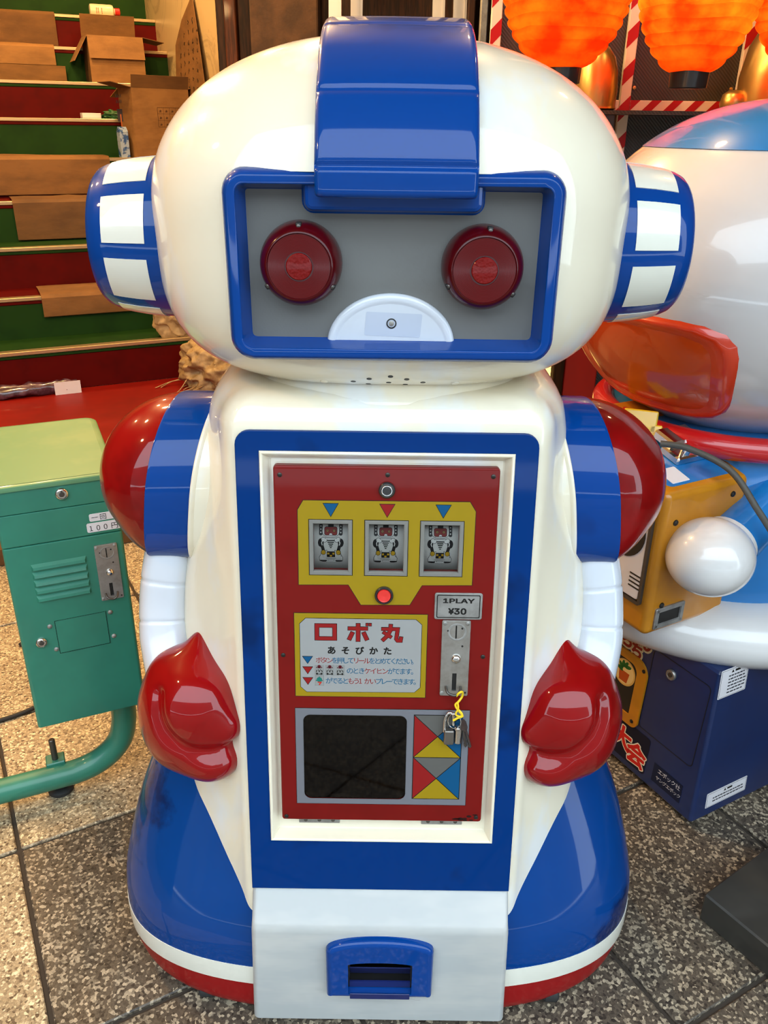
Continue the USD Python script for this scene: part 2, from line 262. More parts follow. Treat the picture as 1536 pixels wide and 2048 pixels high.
# ---------------------------------------------------------------- flat print (coloured lettering and shapes, one thin mesh)
GLYPH = {}
A64 = '0123456789abcdefghijklmnopqrstuvwxyzABCDEFGHIJKLMNOPQRSTUVWXYZ-_'
for line in GLYPHS.strip().split('\n'):
    k, adv, body = line.split(' '); polys = []
    for p in body.split('!'):
        rings = []
        for r in p.split('|'):
            v = [A64.index(r[i]) * 64 + A64.index(r[i + 1]) - 64 for i in range(0, len(r), 2)]
            rings.append(list(zip(v[::2], v[1::2])))
        polys.append(Polygon(rings[0], rings[1:]).buffer(0))
    GLYPH[k] = (int(adv) / 160.0, affinity.scale(unary_union(polys), 1 / 160.0, 1 / 160.0, origin=(0, 0)))
def text(s, x, y, size, pitch=None, bold=False, sx=1.0, grow=0.0, cols=None):
    """list of (shape, index) along +x from (x, y), em height size"""
    out = []
    for i, ch in enumerate(s):
        adv, g = GLYPH[('b' if bold else '') + ch]
        g = affinity.scale(g, size * sx, size, origin=(0, 0))
        if grow: g = g.buffer(grow)
        out.append(affinity.translate(g, x, y)); x += pitch if pitch else adv * size * sx
    return out
class Print:
    def __init__(s): s.v, s.f, s.c, s.n = [], [], [], 0
    def add(s, g, col, lv=1):
        for p in getattr(g, 'geoms', [g]):
            if p.is_empty or p.area < 1e-9 or p.geom_type != 'Polygon': continue
            v, f = trimesh.creation.triangulate_polygon(p, engine='earcut')
            V = np.column_stack([v, np.full(len(v), 0.00022 * lv)]); m = T(V, f)
            if m.face_normals[:, 2].sum() < 0: f = f[:, ::-1]
            s.v.append(V); s.f.append(np.asarray(f) + s.n); s.c.append(np.tile(col, (len(V), 1))); s.n += len(V)
    def poly(s, pts, col, lv=1, line=0.0, lcol=(0.01, 0.01, 0.01)):
        P = Polygon(pts).buffer(0)
        if line: s.add(P.buffer(line, join_style=2), lcol, lv)
        s.add(P, col, lv + (1 if line else 0))
    def obj(s, name, M, parent, mat='print', label=None):
        v, F = np.vstack(s.v), np.vstack(s.f); keep, F = np.unique(F, return_inverse=True); F = F.reshape(-1, 3); m = xf(T(v[keep], F), M); path = parent + '/' + numbered(parent, name)
        q = usdkit.mesh(stage, path, m, MAT[mat], smooth=False)
        UsdGeom.PrimvarsAPI(q).CreatePrimvar('inkcol', Sdf.ValueTypeNames.Color3fArray, 'vertex').Set(Vt.Vec3fArray.FromNumpy(np.vstack(s.c)[keep].astype(np.float32)))
        if label: tag(q, label)
        return path
def circle(x, y, r, n=28, ry=None):
    return Polygon([(x + r * math.cos(2 * math.pi * k / n), y + (ry or r) * math.sin(2 * math.pi * k / n)) for k in range(n)])
def rect(x0, y0, x1, y1): return Polygon([(x0, y0), (x1, y0), (x1, y1), (x0, y1)])
def stroke(pts, w, capst=2): return LineString(pts).buffer(w / 2, cap_style=capst, join_style=2)

# ---------------------------------------------------------------- materials
MAT = {}
def srgb(r, g, b):
    return tuple((c / 255 / 12.92 if c / 255 < 0.04045 else ((c / 255 + 0.055) / 1.055) ** 2.4) for c in (r, g, b))
def mat(name, nodes, links, surface='p.BSDF'):
    MAT[name] = usdkit.material(stage, '/World/Looks/' + name, nodes, links, surface=surface)
def paint(name, col, rough=0.3, coat=0.0, metal=0.0, worn=None, scale=6.0, lo=0.5, hi=0.62, spec=0.5, bump=0.0, bscale=300.0, coat_rough=0.05, stretch=(1, 1, 1), detail=4.0):
    """glossy or matt paint; worn: a second colour in noisy patches (repairs, dirt, rust)"""
    n = {'p': ('principled_bsdf', {'base_color': col, 'roughness': rough, 'coat_weight': coat, 'coat_roughness': coat_rough, 'metallic': metal, 'specular_ior_level': spec})}
    l = []
    if worn is not None or bump:
        n['tc'] = ('texture_coordinate', {}); n['mp'] = ('mapping', {'scale': stretch}); l.append(('tc.object', 'mp.vector'))
    if worn is not None:
        n['nz'] = ('noise_texture', {'scale': scale, 'detail': detail, 'roughness': 0.6})
        n['rr'] = ('map_range', {'from_min': lo, 'from_max': hi, 'clamp': True})
        n['mx'] = ('mix_color', {'a': col, 'b': worn})
        l += [('mp.vector', 'nz.vector'), ('nz.fac', 'rr.value'), ('rr.result', 'mx.fac'), ('mx.result', 'p.base_color')]
    if bump:
        n['bn'] = ('noise_texture', {'scale': bscale, 'detail': 3.0}); n['bp'] = ('bump', {'strength': bump, 'distance': 0.002})
        l += [('mp.vector', 'bn.vector'), ('bn.fac', 'bp.height'), ('bp.normal', 'p.normal')]
    mat(name, n, l)
WHITE_C = srgb(226, 217, 194)
paint('white_paint', srgb(236, 226, 202), 0.32, 0.9, worn=srgb(230, 230, 226), scale=5.5, lo=0.50, hi=0.62, stretch=(1.6, 1.0, 0.7), spec=0.2)
paint('white_repaint', srgb(176, 179, 178), 0.42, 0.25, worn=srgb(190, 190, 186), scale=5, lo=0.45, hi=0.6, stretch=(0.7, 1, 2.4))
paint('cool_white', srgb(206, 210, 218), 0.34, 0.8, worn=srgb(230, 224, 210), scale=4, lo=0.55, hi=0.7)
paint('patch_white', srgb(228, 226, 212), 0.3, 0.8)
paint('blue_paint', srgb(0, 60, 136), 0.34, 0.65, worn=srgb(2, 46, 112), scale=4.2, lo=0.60, hi=0.68, spec=0.05)
paint('blue_matt', srgb(0, 48, 112), 0.42, 0.2, worn=srgb(2, 36, 86), scale=5, lo=0.54, hi=0.62, spec=0.05)
paint('blue_scuffed', srgb(0, 57, 124), 0.34, 0.6, worn=srgb(4, 34, 84), scale=4.5, lo=0.55, hi=0.61, detail=6.0, spec=0.05)
paint('blue_flap', srgb(22, 34, 92), 0.4, 0.2)
paint('red_paint', srgb(138, 6, 9), 0.3, 0.9, worn=srgb(114, 4, 6), scale=7, lo=0.5, hi=0.65, spec=0.05)
paint('red_base', srgb(146, 8, 12), 0.42, 0.2, spec=0.2)
paint('door_red', srgb(116, 18, 15), 0.38, 0.15, spec=0.15, worn=srgb(106, 15, 12), scale=9, lo=0.5, hi=0.7)
paint('face_grey', srgb(106, 106, 104), 0.42, 0.1, bump=0.05, bscale=500)
paint('lip_grey', srgb(122, 120, 114), 0.45)
paint('reel_white', srgb(178, 178, 175), 0.5)
paint('dark', (0.012, 0.011, 0.01), 0.5)
paint('dark_brown', (0.040, 0.030, 0.024), 0.6)
paint('black_rubber', (0.02, 0.02, 0.02), 0.7)
paint('black_ring', (0.02, 0.018, 0.018), 0.25, 0.4)
paint('button_red', srgb(224, 50, 44), 0.32, 0.5)
paint('steel', (0.46, 0.44, 0.41), 0.42, metal=0.85, worn=(0.36, 0.33, 0.29), scale=60, lo=0.4, hi=0.7)
paint('steel_rough', (0.42, 0.41, 0.39), 0.5, metal=0.7, worn=(0.3, 0.29, 0.27), scale=40, lo=0.4, hi=0.65)
paint('steel_dark', (0.26, 0.24, 0.22), 0.32, metal=0.9)
paint('chrome', (0.75, 0.74, 0.72), 0.12, metal=1.0)
paint('dark_steel', (0.12, 0.11, 0.10), 0.4, metal=0.8)
paint('screw_dark', (0.05, 0.047, 0.042), 0.35, metal=0.8)
paint('tie_yellow', srgb(240, 205, 30), 0.4, 0.2)
paint('green_body', srgb(48, 130, 106), 0.42, 0.3, worn=srgb(42, 114, 94), scale=5, lo=0.4, hi=0.7, bump=0.05, bscale=260)
paint('green_lid', srgb(90, 138, 96), 0.42, 0.2, worn=srgb(106, 144, 100), scale=9, lo=0.5, hi=0.7)
paint('label_white', srgb(225, 222, 225), 0.5)
paint('navy', srgb(26, 44, 88), 0.4, 0.25, worn=srgb(30, 40, 76), scale=4, lo=0.4, hi=0.7, bump=0.04)
paint('amber', srgb(196, 126, 14), 0.36, 0.5, worn=srgb(172, 108, 14), scale=6, lo=0.5, hi=0.7)
paint('sky_blue', srgb(20, 118, 190), 0.32, 0.7)
paint('dome_white', srgb(204, 200, 198), 0.26, 0.9)
paint('collar_red', srgb(190, 22, 26), 0.3, 0.8)
paint('orange_red', srgb(206, 52, 14), 0.28, 0.8)
paint('orange_deep', srgb(196, 66, 10), 0.3, 0.8)
paint('cable_grey', srgb(78, 76, 70), 0.55)
paint('clear_yellow', srgb(228, 190, 40), 0.2, 0.6)
paint('stair_red', srgb(84, 5, 2), 0.6, worn=srgb(70, 4, 2), scale=7, lo=0.45, hi=0.7, spec=0.1)
paint('landing_red', srgb(134, 18, 8), 0.5, 0.05, worn=srgb(112, 15, 7), scale=3, lo=0.4, hi=0.7, spec=0.2)
paint('stair_green', srgb(28, 60, 20), 0.6, worn=srgb(22, 50, 18), scale=7, lo=0.45, hi=0.7, spec=0.1)
paint('nosing_brass', (0.55, 0.42, 0.24), 0.36, metal=0.8)
paint('wood_dark', srgb(54, 31, 18), 0.6, worn=srgb(32, 19, 12), scale=14, lo=0.4, hi=0.6, stretch=(6, 6, 0.6), bump=0.1, bscale=60, spec=0.2)
paint('wood_red', srgb(84, 42, 22), 0.55, 0.05, worn=srgb(54, 26, 14), scale=14, lo=0.4, hi=0.6, stretch=(6, 6, 0.6), spec=0.2)
paint('plaster_brown', srgb(84, 58, 38), 0.85, worn=srgb(64, 44, 30), scale=9, lo=0.4, hi=0.6, bump=0.8, bscale=90)
paint('aluminium', (0.50, 0.48, 0.44), 0.45, metal=0.7)
paint('gold', (0.62, 0.40, 0.13), 0.34, metal=0.9)
paint('panel_lacquer', srgb(96, 56, 26), 0.3, 0.5, worn=srgb(78, 44, 22), scale=4, lo=0.4, hi=0.7)
paint('slab_black', srgb(42, 41, 38), 0.42, 0.2, worn=srgb(62, 60, 54), scale=5, lo=0.45, hi=0.75)
paint('tape_white', srgb(226, 220, 205), 0.5)
paint('tape_red', srgb(178, 26, 30), 0.5)
paint('knob_white', srgb(222, 219, 216), 0.26, 0.9)
paint('ceiling_paint', srgb(92, 80, 66), 0.8)
paint('street_stone', srgb(120, 114, 106), 0.8)
paint('facade', srgb(96, 90, 84), 0.8, worn=srgb(84, 80, 76), scale=0.7, lo=0.45, hi=0.55)
paint('straw', srgb(176, 150, 104), 0.6, worn=srgb(140, 114, 74), scale=24, lo=0.4, hi=0.6)
paint('bottle_cream', srgb(230, 214, 180), 0.4, 0.2)
paint('cap_red', srgb(190, 30, 24), 0.4)
paint('bag_dark', srgb(96, 70, 84), 0.2, 0.6, worn=srgb(60, 40, 52), scale=30, lo=0.4, hi=0.6)
paint('pack_blue', srgb(150, 170, 196), 0.5, worn=srgb(40, 80, 140), scale=26, lo=0.5, hi=0.56)
paint('board_red', srgb(168, 30, 20), 0.45, 0.2)
paint('grout', srgb(58, 50, 42), 0.9)
paint('leaf_green', srgb(30, 84, 44), 0.4, 0.4)
for k, (c, w) in enumerate([((128, 88, 44), (106, 72, 34)), ((148, 106, 58), (126, 88, 46)), ((108, 74, 36), (90, 60, 28))]):
    paint('cardboard_%s' % 'abc'[k], srgb(*c), 0.8, worn=srgb(*w), scale=5, lo=0.4, hi=0.65, stretch=(1, 1, 3), bump=0.15, bscale=140)
# printed ink
mat('print', {'a': ('attribute', {'attribute': 'inkcol'}), 'p': ('principled_bsdf', {'roughness': 0.45, 'specular_ior_level': 0.25})}, [('a.color', 'p.base_color')])
# red lamp lenses: coloured plastic with fine prisms
def lens(name, col, rough, bump, sc):
    mat(name, {'tc': ('texture_coordinate', {}), 'v': ('voronoi_texture', {'scale': sc}), 'b': ('bump', {'strength': bump, 'distance': 0.001}),
               'p': ('principled_bsdf', {'base_color': col, 'roughness': rough, 'transmission_weight': 0.15, 'ior': 1.49, 'coat_weight': 0.12, 'specular_ior_level': 0.25})},
        [('tc.object', 'v.vector'), ('v.distance', 'b.height'), ('b.normal', 'p.normal')])
lens('lens_red', srgb(94, 2, 4), 0.22, 0.08, 90); lens('lens_core', srgb(124, 6, 4), 0.35, 0.6, 330); lens('lens_rim', srgb(78, 4, 9), 0.2, 0.0, 60)
# smoked window pane
mat('smoked', {'t': ('transparent_bsdf', {'color': (0.26, 0.20, 0.17)}), 'g': ('glossy_bsdf', {'color': (0.9, 0.9, 0.9), 'roughness': 0.04}), 'f': ('fresnel', {'IOR': 1.45}), 'm': ('mix_closure', {})},
    [('f.fac', 'm.fac'), ('t.BSDF', 'm.closure1'), ('g.BSDF', 'm.closure2')], 'm.closure')
mat('clear_pane', {'t': ('transparent_bsdf', {'color': (0.93, 0.93, 0.92)}), 'g': ('glossy_bsdf', {'color': (0.9, 0.9, 0.9), 'roughness': 0.03}), 'f': ('fresnel', {'IOR': 1.25}), 'm': ('mix_closure', {})},
    [('f.fac', 'm.fac'), ('t.BSDF', 'm.closure1'), ('g.BSDF', 'm.closure2')], 'm.closure')
# washed granite tiles: chips in a darker binder, two tones in turn, plus a copy coloured as lamplit
def granite(name, base, chip, dark, k=1.0):
    mat(name, {'tc': ('geometry', {}), 'v': ('voronoi_texture', {'scale': 210.0 * k, 'randomness': 1.0}), 'v2': ('voronoi_texture', {'scale': 380.0 * k}),
               'n': ('noise_texture', {'scale': 3.0, 'detail': 3.0}), 'sep': ('separate_color', {}), 'sep2': ('separate_color', {}),
               'r': ('rgb_ramp', {'ramp': [(0.0, dark), (0.28, base), (0.66, base), (0.80, chip), (0.95, tuple(min(1, c * 1.5) for c in chip)), (1.0, chip)], 'interpolate': True}),
               'r2': ('rgb_ramp', {'ramp': [(0.0, (0.6, 0.58, 0.55)), (0.5, (0.9, 0.9, 0.9)), (1.0, (1.2, 1.16, 1.08))]}),
               'mr': ('map_range', {'from_min': 0.3, 'from_max': 0.7, 'to_min': 0.75, 'to_max': 1.12}),
               'm': ('mix_color', {'blend_type': 'multiply', 'fac': 0.8}), 'm2': ('vector_math', {'math_type': 'scale'}),
               'bp': ('bump', {'strength': 0.35, 'distance': 0.002}), 'p': ('principled_bsdf', {'roughness': 0.55})},
        [('tc.position', 'v.vector'), ('tc.position', 'v2.vector'), ('tc.position', 'n.vector'), ('v.color', 'sep.color'), ('v2.color', 'sep2.color'), ('sep.r', 'r.fac'), ('sep2.g', 'r2.fac'),
         ('r.color', 'm.a'), ('r2.color', 'm.b'), ('n.fac', 'mr.value'), ('m.result', 'm2.vector1'), ('mr.result', 'm2.scale'), ('m2.vector', 'p.base_color'), ('sep.r', 'bp.height'), ('bp.normal', 'p.normal')])
granite('granite_a', srgb(84, 75, 64), srgb(150, 138, 118), srgb(46, 39, 33))
granite('granite_b', srgb(91, 81, 69), srgb(156, 143, 122), srgb(50, 42, 36))
granite('granite_lamplit', srgb(168, 150, 120), srgb(204, 188, 156), srgb(84, 66, 52), 1.1)  # paler copy, warm lamplight put into the stone colour
# marble wall
mat('marble', {'tc': ('geometry', {}), 'n': ('noise_texture', {'scale': 1.6, 'detail': 7.0, 'roughness': 0.62, 'distortion': 1.2}),
               'r': ('rgb_ramp', {'ramp': [(0.0, srgb(206, 180, 130)), (0.47, srgb(212, 186, 138)), (0.5, srgb(184, 160, 118)), (0.53, srgb(210, 185, 138)), (1.0, srgb(200, 172, 122))]}),
               'p': ('principled_bsdf', {'roughness': 0.35})}, [('tc.position', 'n.vector'), ('n.fac', 'r.fac'), ('r.color', 'p.base_color')])
# woven mesh panel
mat('mesh_panel', {'tc': ('texture_coordinate', {}), 'w1': ('wave_texture', {'scale': 60.0, 'bands_direction': 'diagonal', 'distortion': 0.6}), 'r': ('rgb_ramp', {'ramp': [(0.0, (0.018, 0.019, 0.019)), (1.0, (0.044, 0.046, 0.045))]}),
                   'b': ('bump', {'strength': 0.3, 'distance': 0.002}), 'p': ('principled_bsdf', {'roughness': 0.4})},
    [('tc.object', 'w1.vector'), ('w1.fac', 'r.fac'), ('r.color', 'p.base_color'), ('w1.fac', 'b.height'), ('b.normal', 'p.normal')])
# lantern paper lets the bulb's light through
mat('paper', {'d': ('diffuse_bsdf', {'color': srgb(220, 44, 12)}), 't': ('translucent_bsdf', {'color': srgb(255, 92, 18)}), 'm': ('mix_closure', {'fac': 0.7}),
              'tc': ('texture_coordinate', {}), 'n': ('noise_texture', {'scale': 14.0, 'detail': 6.0}), 'rr': ('map_range', {'from_min': 0.35, 'from_max': 0.65, 'to_min': 0.15, 'to_max': 1.0, 'clamp': True}),
              'mx': ('mix_color', {'a': srgb(150, 24, 5), 'b': srgb(246, 112, 28)})},
    [('tc.object', 'n.vector'), ('n.fac', 'rr.value'), ('rr.result', 'mx.fac'), ('mx.result', 't.color'), ('d.BSDF', 'm.closure1'), ('t.BSDF', 'm.closure2')], 'm.closure')
mat('bulb_glass', {'e': ('emission', {'color': (1.0, 0.62, 0.2), 'strength': 40.0})}, [], 'e.emission')
mat('lamplit_glow', {'e': ('emission', {'color': (1.0, 0.6, 0.14), 'strength': 2.2})}, [], 'e.emission')  # emission stands in for lamplight falling on a yellow board
# ================================================================ large structure
TY = math.radians(29.0)
ta, tb = np.array([math.cos(TY), math.sin(TY)]), np.array([-math.sin(TY), math.cos(TY)])
TS, TA0, TB0 = 0.4215, -0.437, -0.228
flr = obj('floor', box(-6, 6, -6.5, 8, -0.06, -0.006), 'grout', smooth=False, label='speckled granite tile floor laid on the diagonal with dark joints', kind='structure')
base_tile = sweep(rrect(-TS / 2 + 0.004, -TS / 2 + 0.004, TS / 2 - 0.004, TS / 2 - 0.004, 0.004, 1), [(0, -0.012), (0, -0.0022), (0.0022, 0.0)])
rest = []
for i in range(-9, 12):
    for j in range(-9, 12):
        a, b = TA0 + (i + 0.5) * TS, TB0 + (j + 0.5) * TS
        # tile axes: "a" runs along ta' = (sin, ...) ; joints measured from the photograph
        c = a * np.array([math.cos(TY), math.sin(TY)]) + b * np.array([-math.sin(TY), math.cos(TY)])
        m = xf(base_tile, frame((c[0], c[1], RNG.normal(0, 0.0006)), (ta[0], ta[1], 0), (tb[0], tb[1], 0)))
        near = -1.6 < c[0] < 1.5 and -0.35 < c[1] < 1.9
        if near: obj('tile', m, 'granite_lamplit' if (c[0] < -0.1 and (i < 0 or j >= 2)) else ('granite_a', 'granite_b')[(i * 7 + j * 3) % 2], flr, smooth=False)  # left and rear tiles get the tone with lamplight painted in
        elif -3.4 < c[0] < 3.4 and -3.2 < c[1] < 4.6: rest.append(m)
obj('far_tiles', tri(rest), 'granite_a', flr, smooth=False, kind='stuff')

# stairs frame: s along the nosings, n up the flight
SY = math.radians(26.0); su = np.array([math.cos(SY), math.sin(SY), 0]); sn = np.array([-math.sin(SY), math.cos(SY), 0]); SA = np.array([-1.657, 2.681, 0.0])
STAIR = frame(SA, su, sn); RISE, RUN, SE = 0.184, 0.25, 1.22
def nz(i): return 0.34 + RISE * (i - 1)
def nn(i): return RUN * (i - 1)
st = thing('staircase', 'wide staircase with risers painted red and green in turn and brass nosings', 'stairs', SA, SY, kind='structure')
obj('landing', box(-2.6, SE, -1.25, 0.0, 0.0, 0.156, 0.006), 'landing_red', st, smooth=False)
obj('landing_front', box(-2.6, SE, -1.275, -1.251, 0.0, 0.15), 'wood_dark', st, smooth=False)
obj('plinth', box(-2.6, SE, -1.34, -1.276, 0.0, 0.06, 0.004), 'cardboard_c', st, smooth=False)
for i in range(1, 13):
    c = 'stair_red' if i % 2 else 'stair_green'; c2 = 'stair_green' if i % 2 else 'stair_red'
    obj('riser', box(-2.2, SE, nn(i), nn(i) + 0.03, nz(i) - RISE, nz(i) - 0.008), c, st, smooth=False)
    obj('tread', box(-2.2, SE, nn(i) - 0.004, nn(i) + RUN + 0.03, nz(i) - 0.03, nz(i), 0.003), c2, st, smooth=False)
    obj('nosing', box(-2.2, SE, nn(i) - 0.009, nn(i) + 0.034, nz(i) - 0.014, nz(i) + 0.003, 0.002), 'nosing_brass', st, smooth=False)
# side wall of the stairs, posts, back walls
wl = xf(box(SE, SE + 0.12, 0.62, 5.2, 0.0, 3.6), STAIR)
obj('wall_left', wl, 'marble', smooth=False, label='cream marble wall rising along the right side of the stairs', kind='structure')
obj('wall_back', box(-.765, 1.9, 3.42, 3.54, 0, 3.6), 'plaster_brown', smooth=False, label='rough brown plaster wall behind the ladder', kind='structure')
obj('wall_back', xf(box(-2.6, SE + 0.1, 3.1, 3.2, 0, 4.4), STAIR), 'plaster_brown', smooth=False, label='dark back wall at the top of the stairs', kind='structure')
obj('wall_left', xf(box(-2.72, -2.6, -3.5, 3.2, 0, 4.4), STAIR), 'plaster_brown', smooth=False, label='brown plaster wall on the far left of the stairs', kind='structure')
obj('wall_right', box(2.0, 2.12, -0.6, 3.4, 0, 3.6), 'plaster_brown', smooth=False, label='brown plaster wall right of the rack', kind='structure')
obj('ceiling', box(-4.5, 3.0, -1.0, 8, 3.3, 3.4), 'ceiling_paint', smooth=False, label='brown painted shop ceiling over the entrance', kind='structure')
# the other side of the street, seen only as a reflection
fc = obj('wall_front', box(-12, 12, -9.3, -9.0, 0, 5.2), 'facade', smooth=False, label='plain stone shop fronts across the street', kind='structure')

# ================================================================ the robot machine
RX = 0.0025
rb = thing('robot_arcade_machine', 'large blue, white and red robot-shaped coin game machine with red lamp eyes', 'arcade machine', (RX, 0, 0))
from scipy.interpolate import PchipInterpolator
def zi(z, tab): return [float(PchipInterpolator([t[0] for t in tab], [t[k] for t in tab])(min(max(z, tab[0][0]), tab[-1][0]))) for k in range(1, len(tab[0]))]

# --- lower body: (z, half width, front y, back y)
HIP = [(0.008, .380, .018, .43), (0.016, .392, .010, .445), (0.035, .406, .006, .46), (0.085, .418, .006, .47), (0.14, .419, .012, .48), (0.19, .411, .034, .48), (0.25, .396, .068, .48), (0.31, .373, .096, .48),
       (0.37, .348, .126, .48), (0.43, .318, .160, .47), (0.49, .288, .190, .46), (0.55, .258, .215, .45)]
def hip_sec(z, g=0.0):
    a, y0, y1 = zi(z, HIP); x, y = superell((a + g, (y1 - y0) / 2 + g), 3.0, 120)
    return np.column_stack([x - .004, y + (y0 + y1) / 2, np.full(len(x), z)])
def hip_band(zs, g=0.0): return loft([hip_sec(z, g) for z in zs])
CH = box(-.0480, .0500, -.05, .092, .083, .160)
obj('base_skirt', cut(hip_band([.008, .011, .016, .025, .035, .05, .073]), CH), 'red_base', rb)
obj('base_stripe', cut(hip_band([.073, .080, .09, .10, .108], 0.0008), CH), 'patch_white', rb)
obj('hip_shell', cut(hip_band([.108] + list(np.linspace(.12, .55, 24))), CH), 'blue_scuffed', rb)
for sx in (-1, 1):
    for y in (0.048, 0.40):
        c = cyl((sx * .27 - .012, y, .015), (sx * .27 + .012, y, .015), .015, 18, b=.003)
        obj('caster', c, 'black_rubber', rb)

# --- torso
LEAN = math.radians(8.0); PB = np.array([0.0, 0.0478, 0.2407]); put = np.array([0, math.sin(LEAN), math.cos(LEAN)]); pun = np.array([0, -math.cos(LEAN), math.sin(LEAN)])
PAN = frame(PB, (1, 0, 0), put, pun)
def PANH(h): return frame(PB + pun * h, (1, 0, 0), put, pun)
def yf(z): return PB[1] + math.tan(LEAN) * (z - PB[2])
TA = [(0.10, .300), (0.24, .300), (0.40, .300), (0.55, .300), (0.65, .292), (0.75, .274), (0.83, .258), (0.89, .246), (0.93, .238), (0.97, .23)]
def torso_sec(z, s=1.0):
    a, = zi(z, TA); f = yf(min(z, .93)); w = .190
    half = [(0, f), (w * .5, f), (w - .012, f), (w + .004, f + .002), (w + .018, f + .018), (w + (a - w) * .55, f + .052), (a - .006, f + .092), (a, f + .145), (a, .42), (a - .06, .50), (a * .5, .52), (0, .52)]
    P = half + [(-x, y) for x, y in half[-2:0:-1]]
    P = np.array(P)
    for _ in range(3): P = np.stack([P * .75 + np.roll(P, -1, 0) * .25, P * .25 + np.roll(P, -1, 0) * .75], 1).reshape(-1, 2)
    c = np.array([0, .33]); P = c + (P - c) * s
    return np.column_stack([P, np.full(len(P), z)])
tz = [(z, 1.0) for z in (.16, .24, .32, .40, .48, .55, .60, .65, .70, .75, .80, .84, .87, .895, .905)] + [(.914, .997), (.923, .986), (.931, .968), (.938, .942), (.944, .905), (.948, .86), (.950, .80), (.951, .6)]
torso = loft([torso_sec(z, s) for z, s in tz])
WELL = (-.157, .0835, .158, .6515)
well = xf(box(WELL[0], WELL[2], WELL[1], WELL[3], -.032, .05), PAN)
torso = cut(torso, well, xf(box(-.118, .043, .14, .296, -.20, -.02), PAN))
obj('torso', torso, 'white_paint', rb, smooth=30)
# bevelled cream lining of the well
lin = sweep(rrect(*WELL), [(0, -.0315), (0, .0075), (.0012, .0088), (.0030, .0088), (.0042, .0078), (.0105, -.0075), (.0125, -.0085), (.0360, -.0090), (.0360, -.0315)], True)
obj('door_surround', xf(lin, PAN), 'white_paint', rb, smooth=20)
# the frame is wider at the foot than at the sides: straight bars closed into one ring
of, inn = rrect(-.187, -.001, .187, .6765, (0, 0, .018, .018), 6), rrect(WELL[0] - .0003, WELL[1] - .0003, WELL[2] + .0003, WELL[3] + .0003)
ring2 = trimesh.creation.extrude_polygon(Polygon(rrect(-.1858, .0002, .1858, .6753, (0, 0, .0168, .0168), 6)).difference(Polygon(inn)), .0262, engine='earcut'); ring2.apply_translation([0, 0, -.02])
edge = sweep(of, [(0, -.02), (0, .0044), (.0005, .0056), (.0014, .0062), (.002, .0055), (.002, -.02)], True)
obj('panel_frame', xf(tri([ring2, edge]), PAN), 'blue_matt', rb, smooth=30)

# --- chute box at the foot
prof = [(0.0, .012), (0.0, .198), (.012, .207), (.0475, .2400), (.12, .2400), (.12, .012)]
cb = []
for (y, z) in prof:
    w = float(np.interp(z, [.012, .20, .24], [.1915, .1855, .1880])); cb.append((w, y, z))
L = np.array([[w, y, z] for w, y, z in cb])
def chsec(q, dy):
    w = L[:, 0] * (abs(q) - 0) * (1 if q > 0 else -1); y = L[:, 1] + np.where(L[:, 1] < .1, dy, 0); return np.column_stack([w, y, L[:, 2]])
chute = loft([chsec(q, dy) for q, dy in ((-1.0, .012), (-.996, .0065), (-.985, .0028), (-.968, .0006), (-.95, 0), (-.3, 0), (.3, 0), (.95, 0), (.968, .0006), (.985, .0028), (.996, .0065), (1.0, .012))])
# slightly eased long edge by hull of small offsets
hole = box(-.0455, .0475, -.05, .09, .087, .156)
chute = cut(chute, hole)
obj('chute_box', chute, 'white_repaint', rb, smooth=32)
FZ = frame((0, 0, 0), (1, 0, 0), (0, 0, 1))     # x right, y up, towards the camera
arch = [(-.0755, .0780), (.0760, .0780), (.0778, .0800), (.0780, .1730)] + [(.0765 * math.cos(t) + .0005, .1750 + .0215 * math.sin(t)) for t in np.linspace(.10, math.pi - .10, 22)] + [(-.0775, .1730), (-.0775, .0800)]
ar = np.array(arch)
rim_ = sweep(ar, [(0, -.004), (0, .0055), (.0012, .0085), (.0032, .0108), (.0060, .0120), (.0085, .0122), (.0085, -.004)], True)
flat_ = trimesh.creation.extrude_polygon(Polygon(inset(ar, .0084)).buffer(0).difference(unary_union([rect(-.0455, .0875, .0475, .1500), circle(.001, .1500, .0465, 60, .0055).intersection(rect(-.0455, .1499, .0475, .16))])), .0162, engine='earcut'); flat_.apply_translation([0, 0, -.004])
fr = tri([rim_, flat_])
obj('chute_frame', xf(fr, FZ), 'blue_paint', rb, smooth=30)
cvp = stage.GetPrimAtPath(rb + '/chute_frame').GetPath()
obj('chute_flap', xf(box(-.0440, .0460, -.0008, .0008, -.014, .014), frame((0, .014, .1050), (1, 0, 0), (0, .92, .39))), 'blue_flap', str(cvp), smooth=False)
obj('chute_step', box(-.0440, .0460, -.001, .0015, .0890, .1000), 'blue_flap', str(cvp), smooth=False)
obj('chute_lip', box(-.043, .045, -.0135, -.0118, .0785, .0900, .0006), 'blue_flap', str(cvp), smooth=False)
obj('chute_tunnel', tri([box(-.0455, .0475, .085, .089, .0872, .1558), box(-.0455, .0475, -.0005, .089, .1538, .1562), box(-.0458, -.0440, -.0005, .089, .0872, .1555), box(.0460, .0478, -.0005, .089, .0872, .1555), box(-.0455, .0475, -.0005, .089, .0868, .0888)]), 'dark', str(cvp), smooth=False)

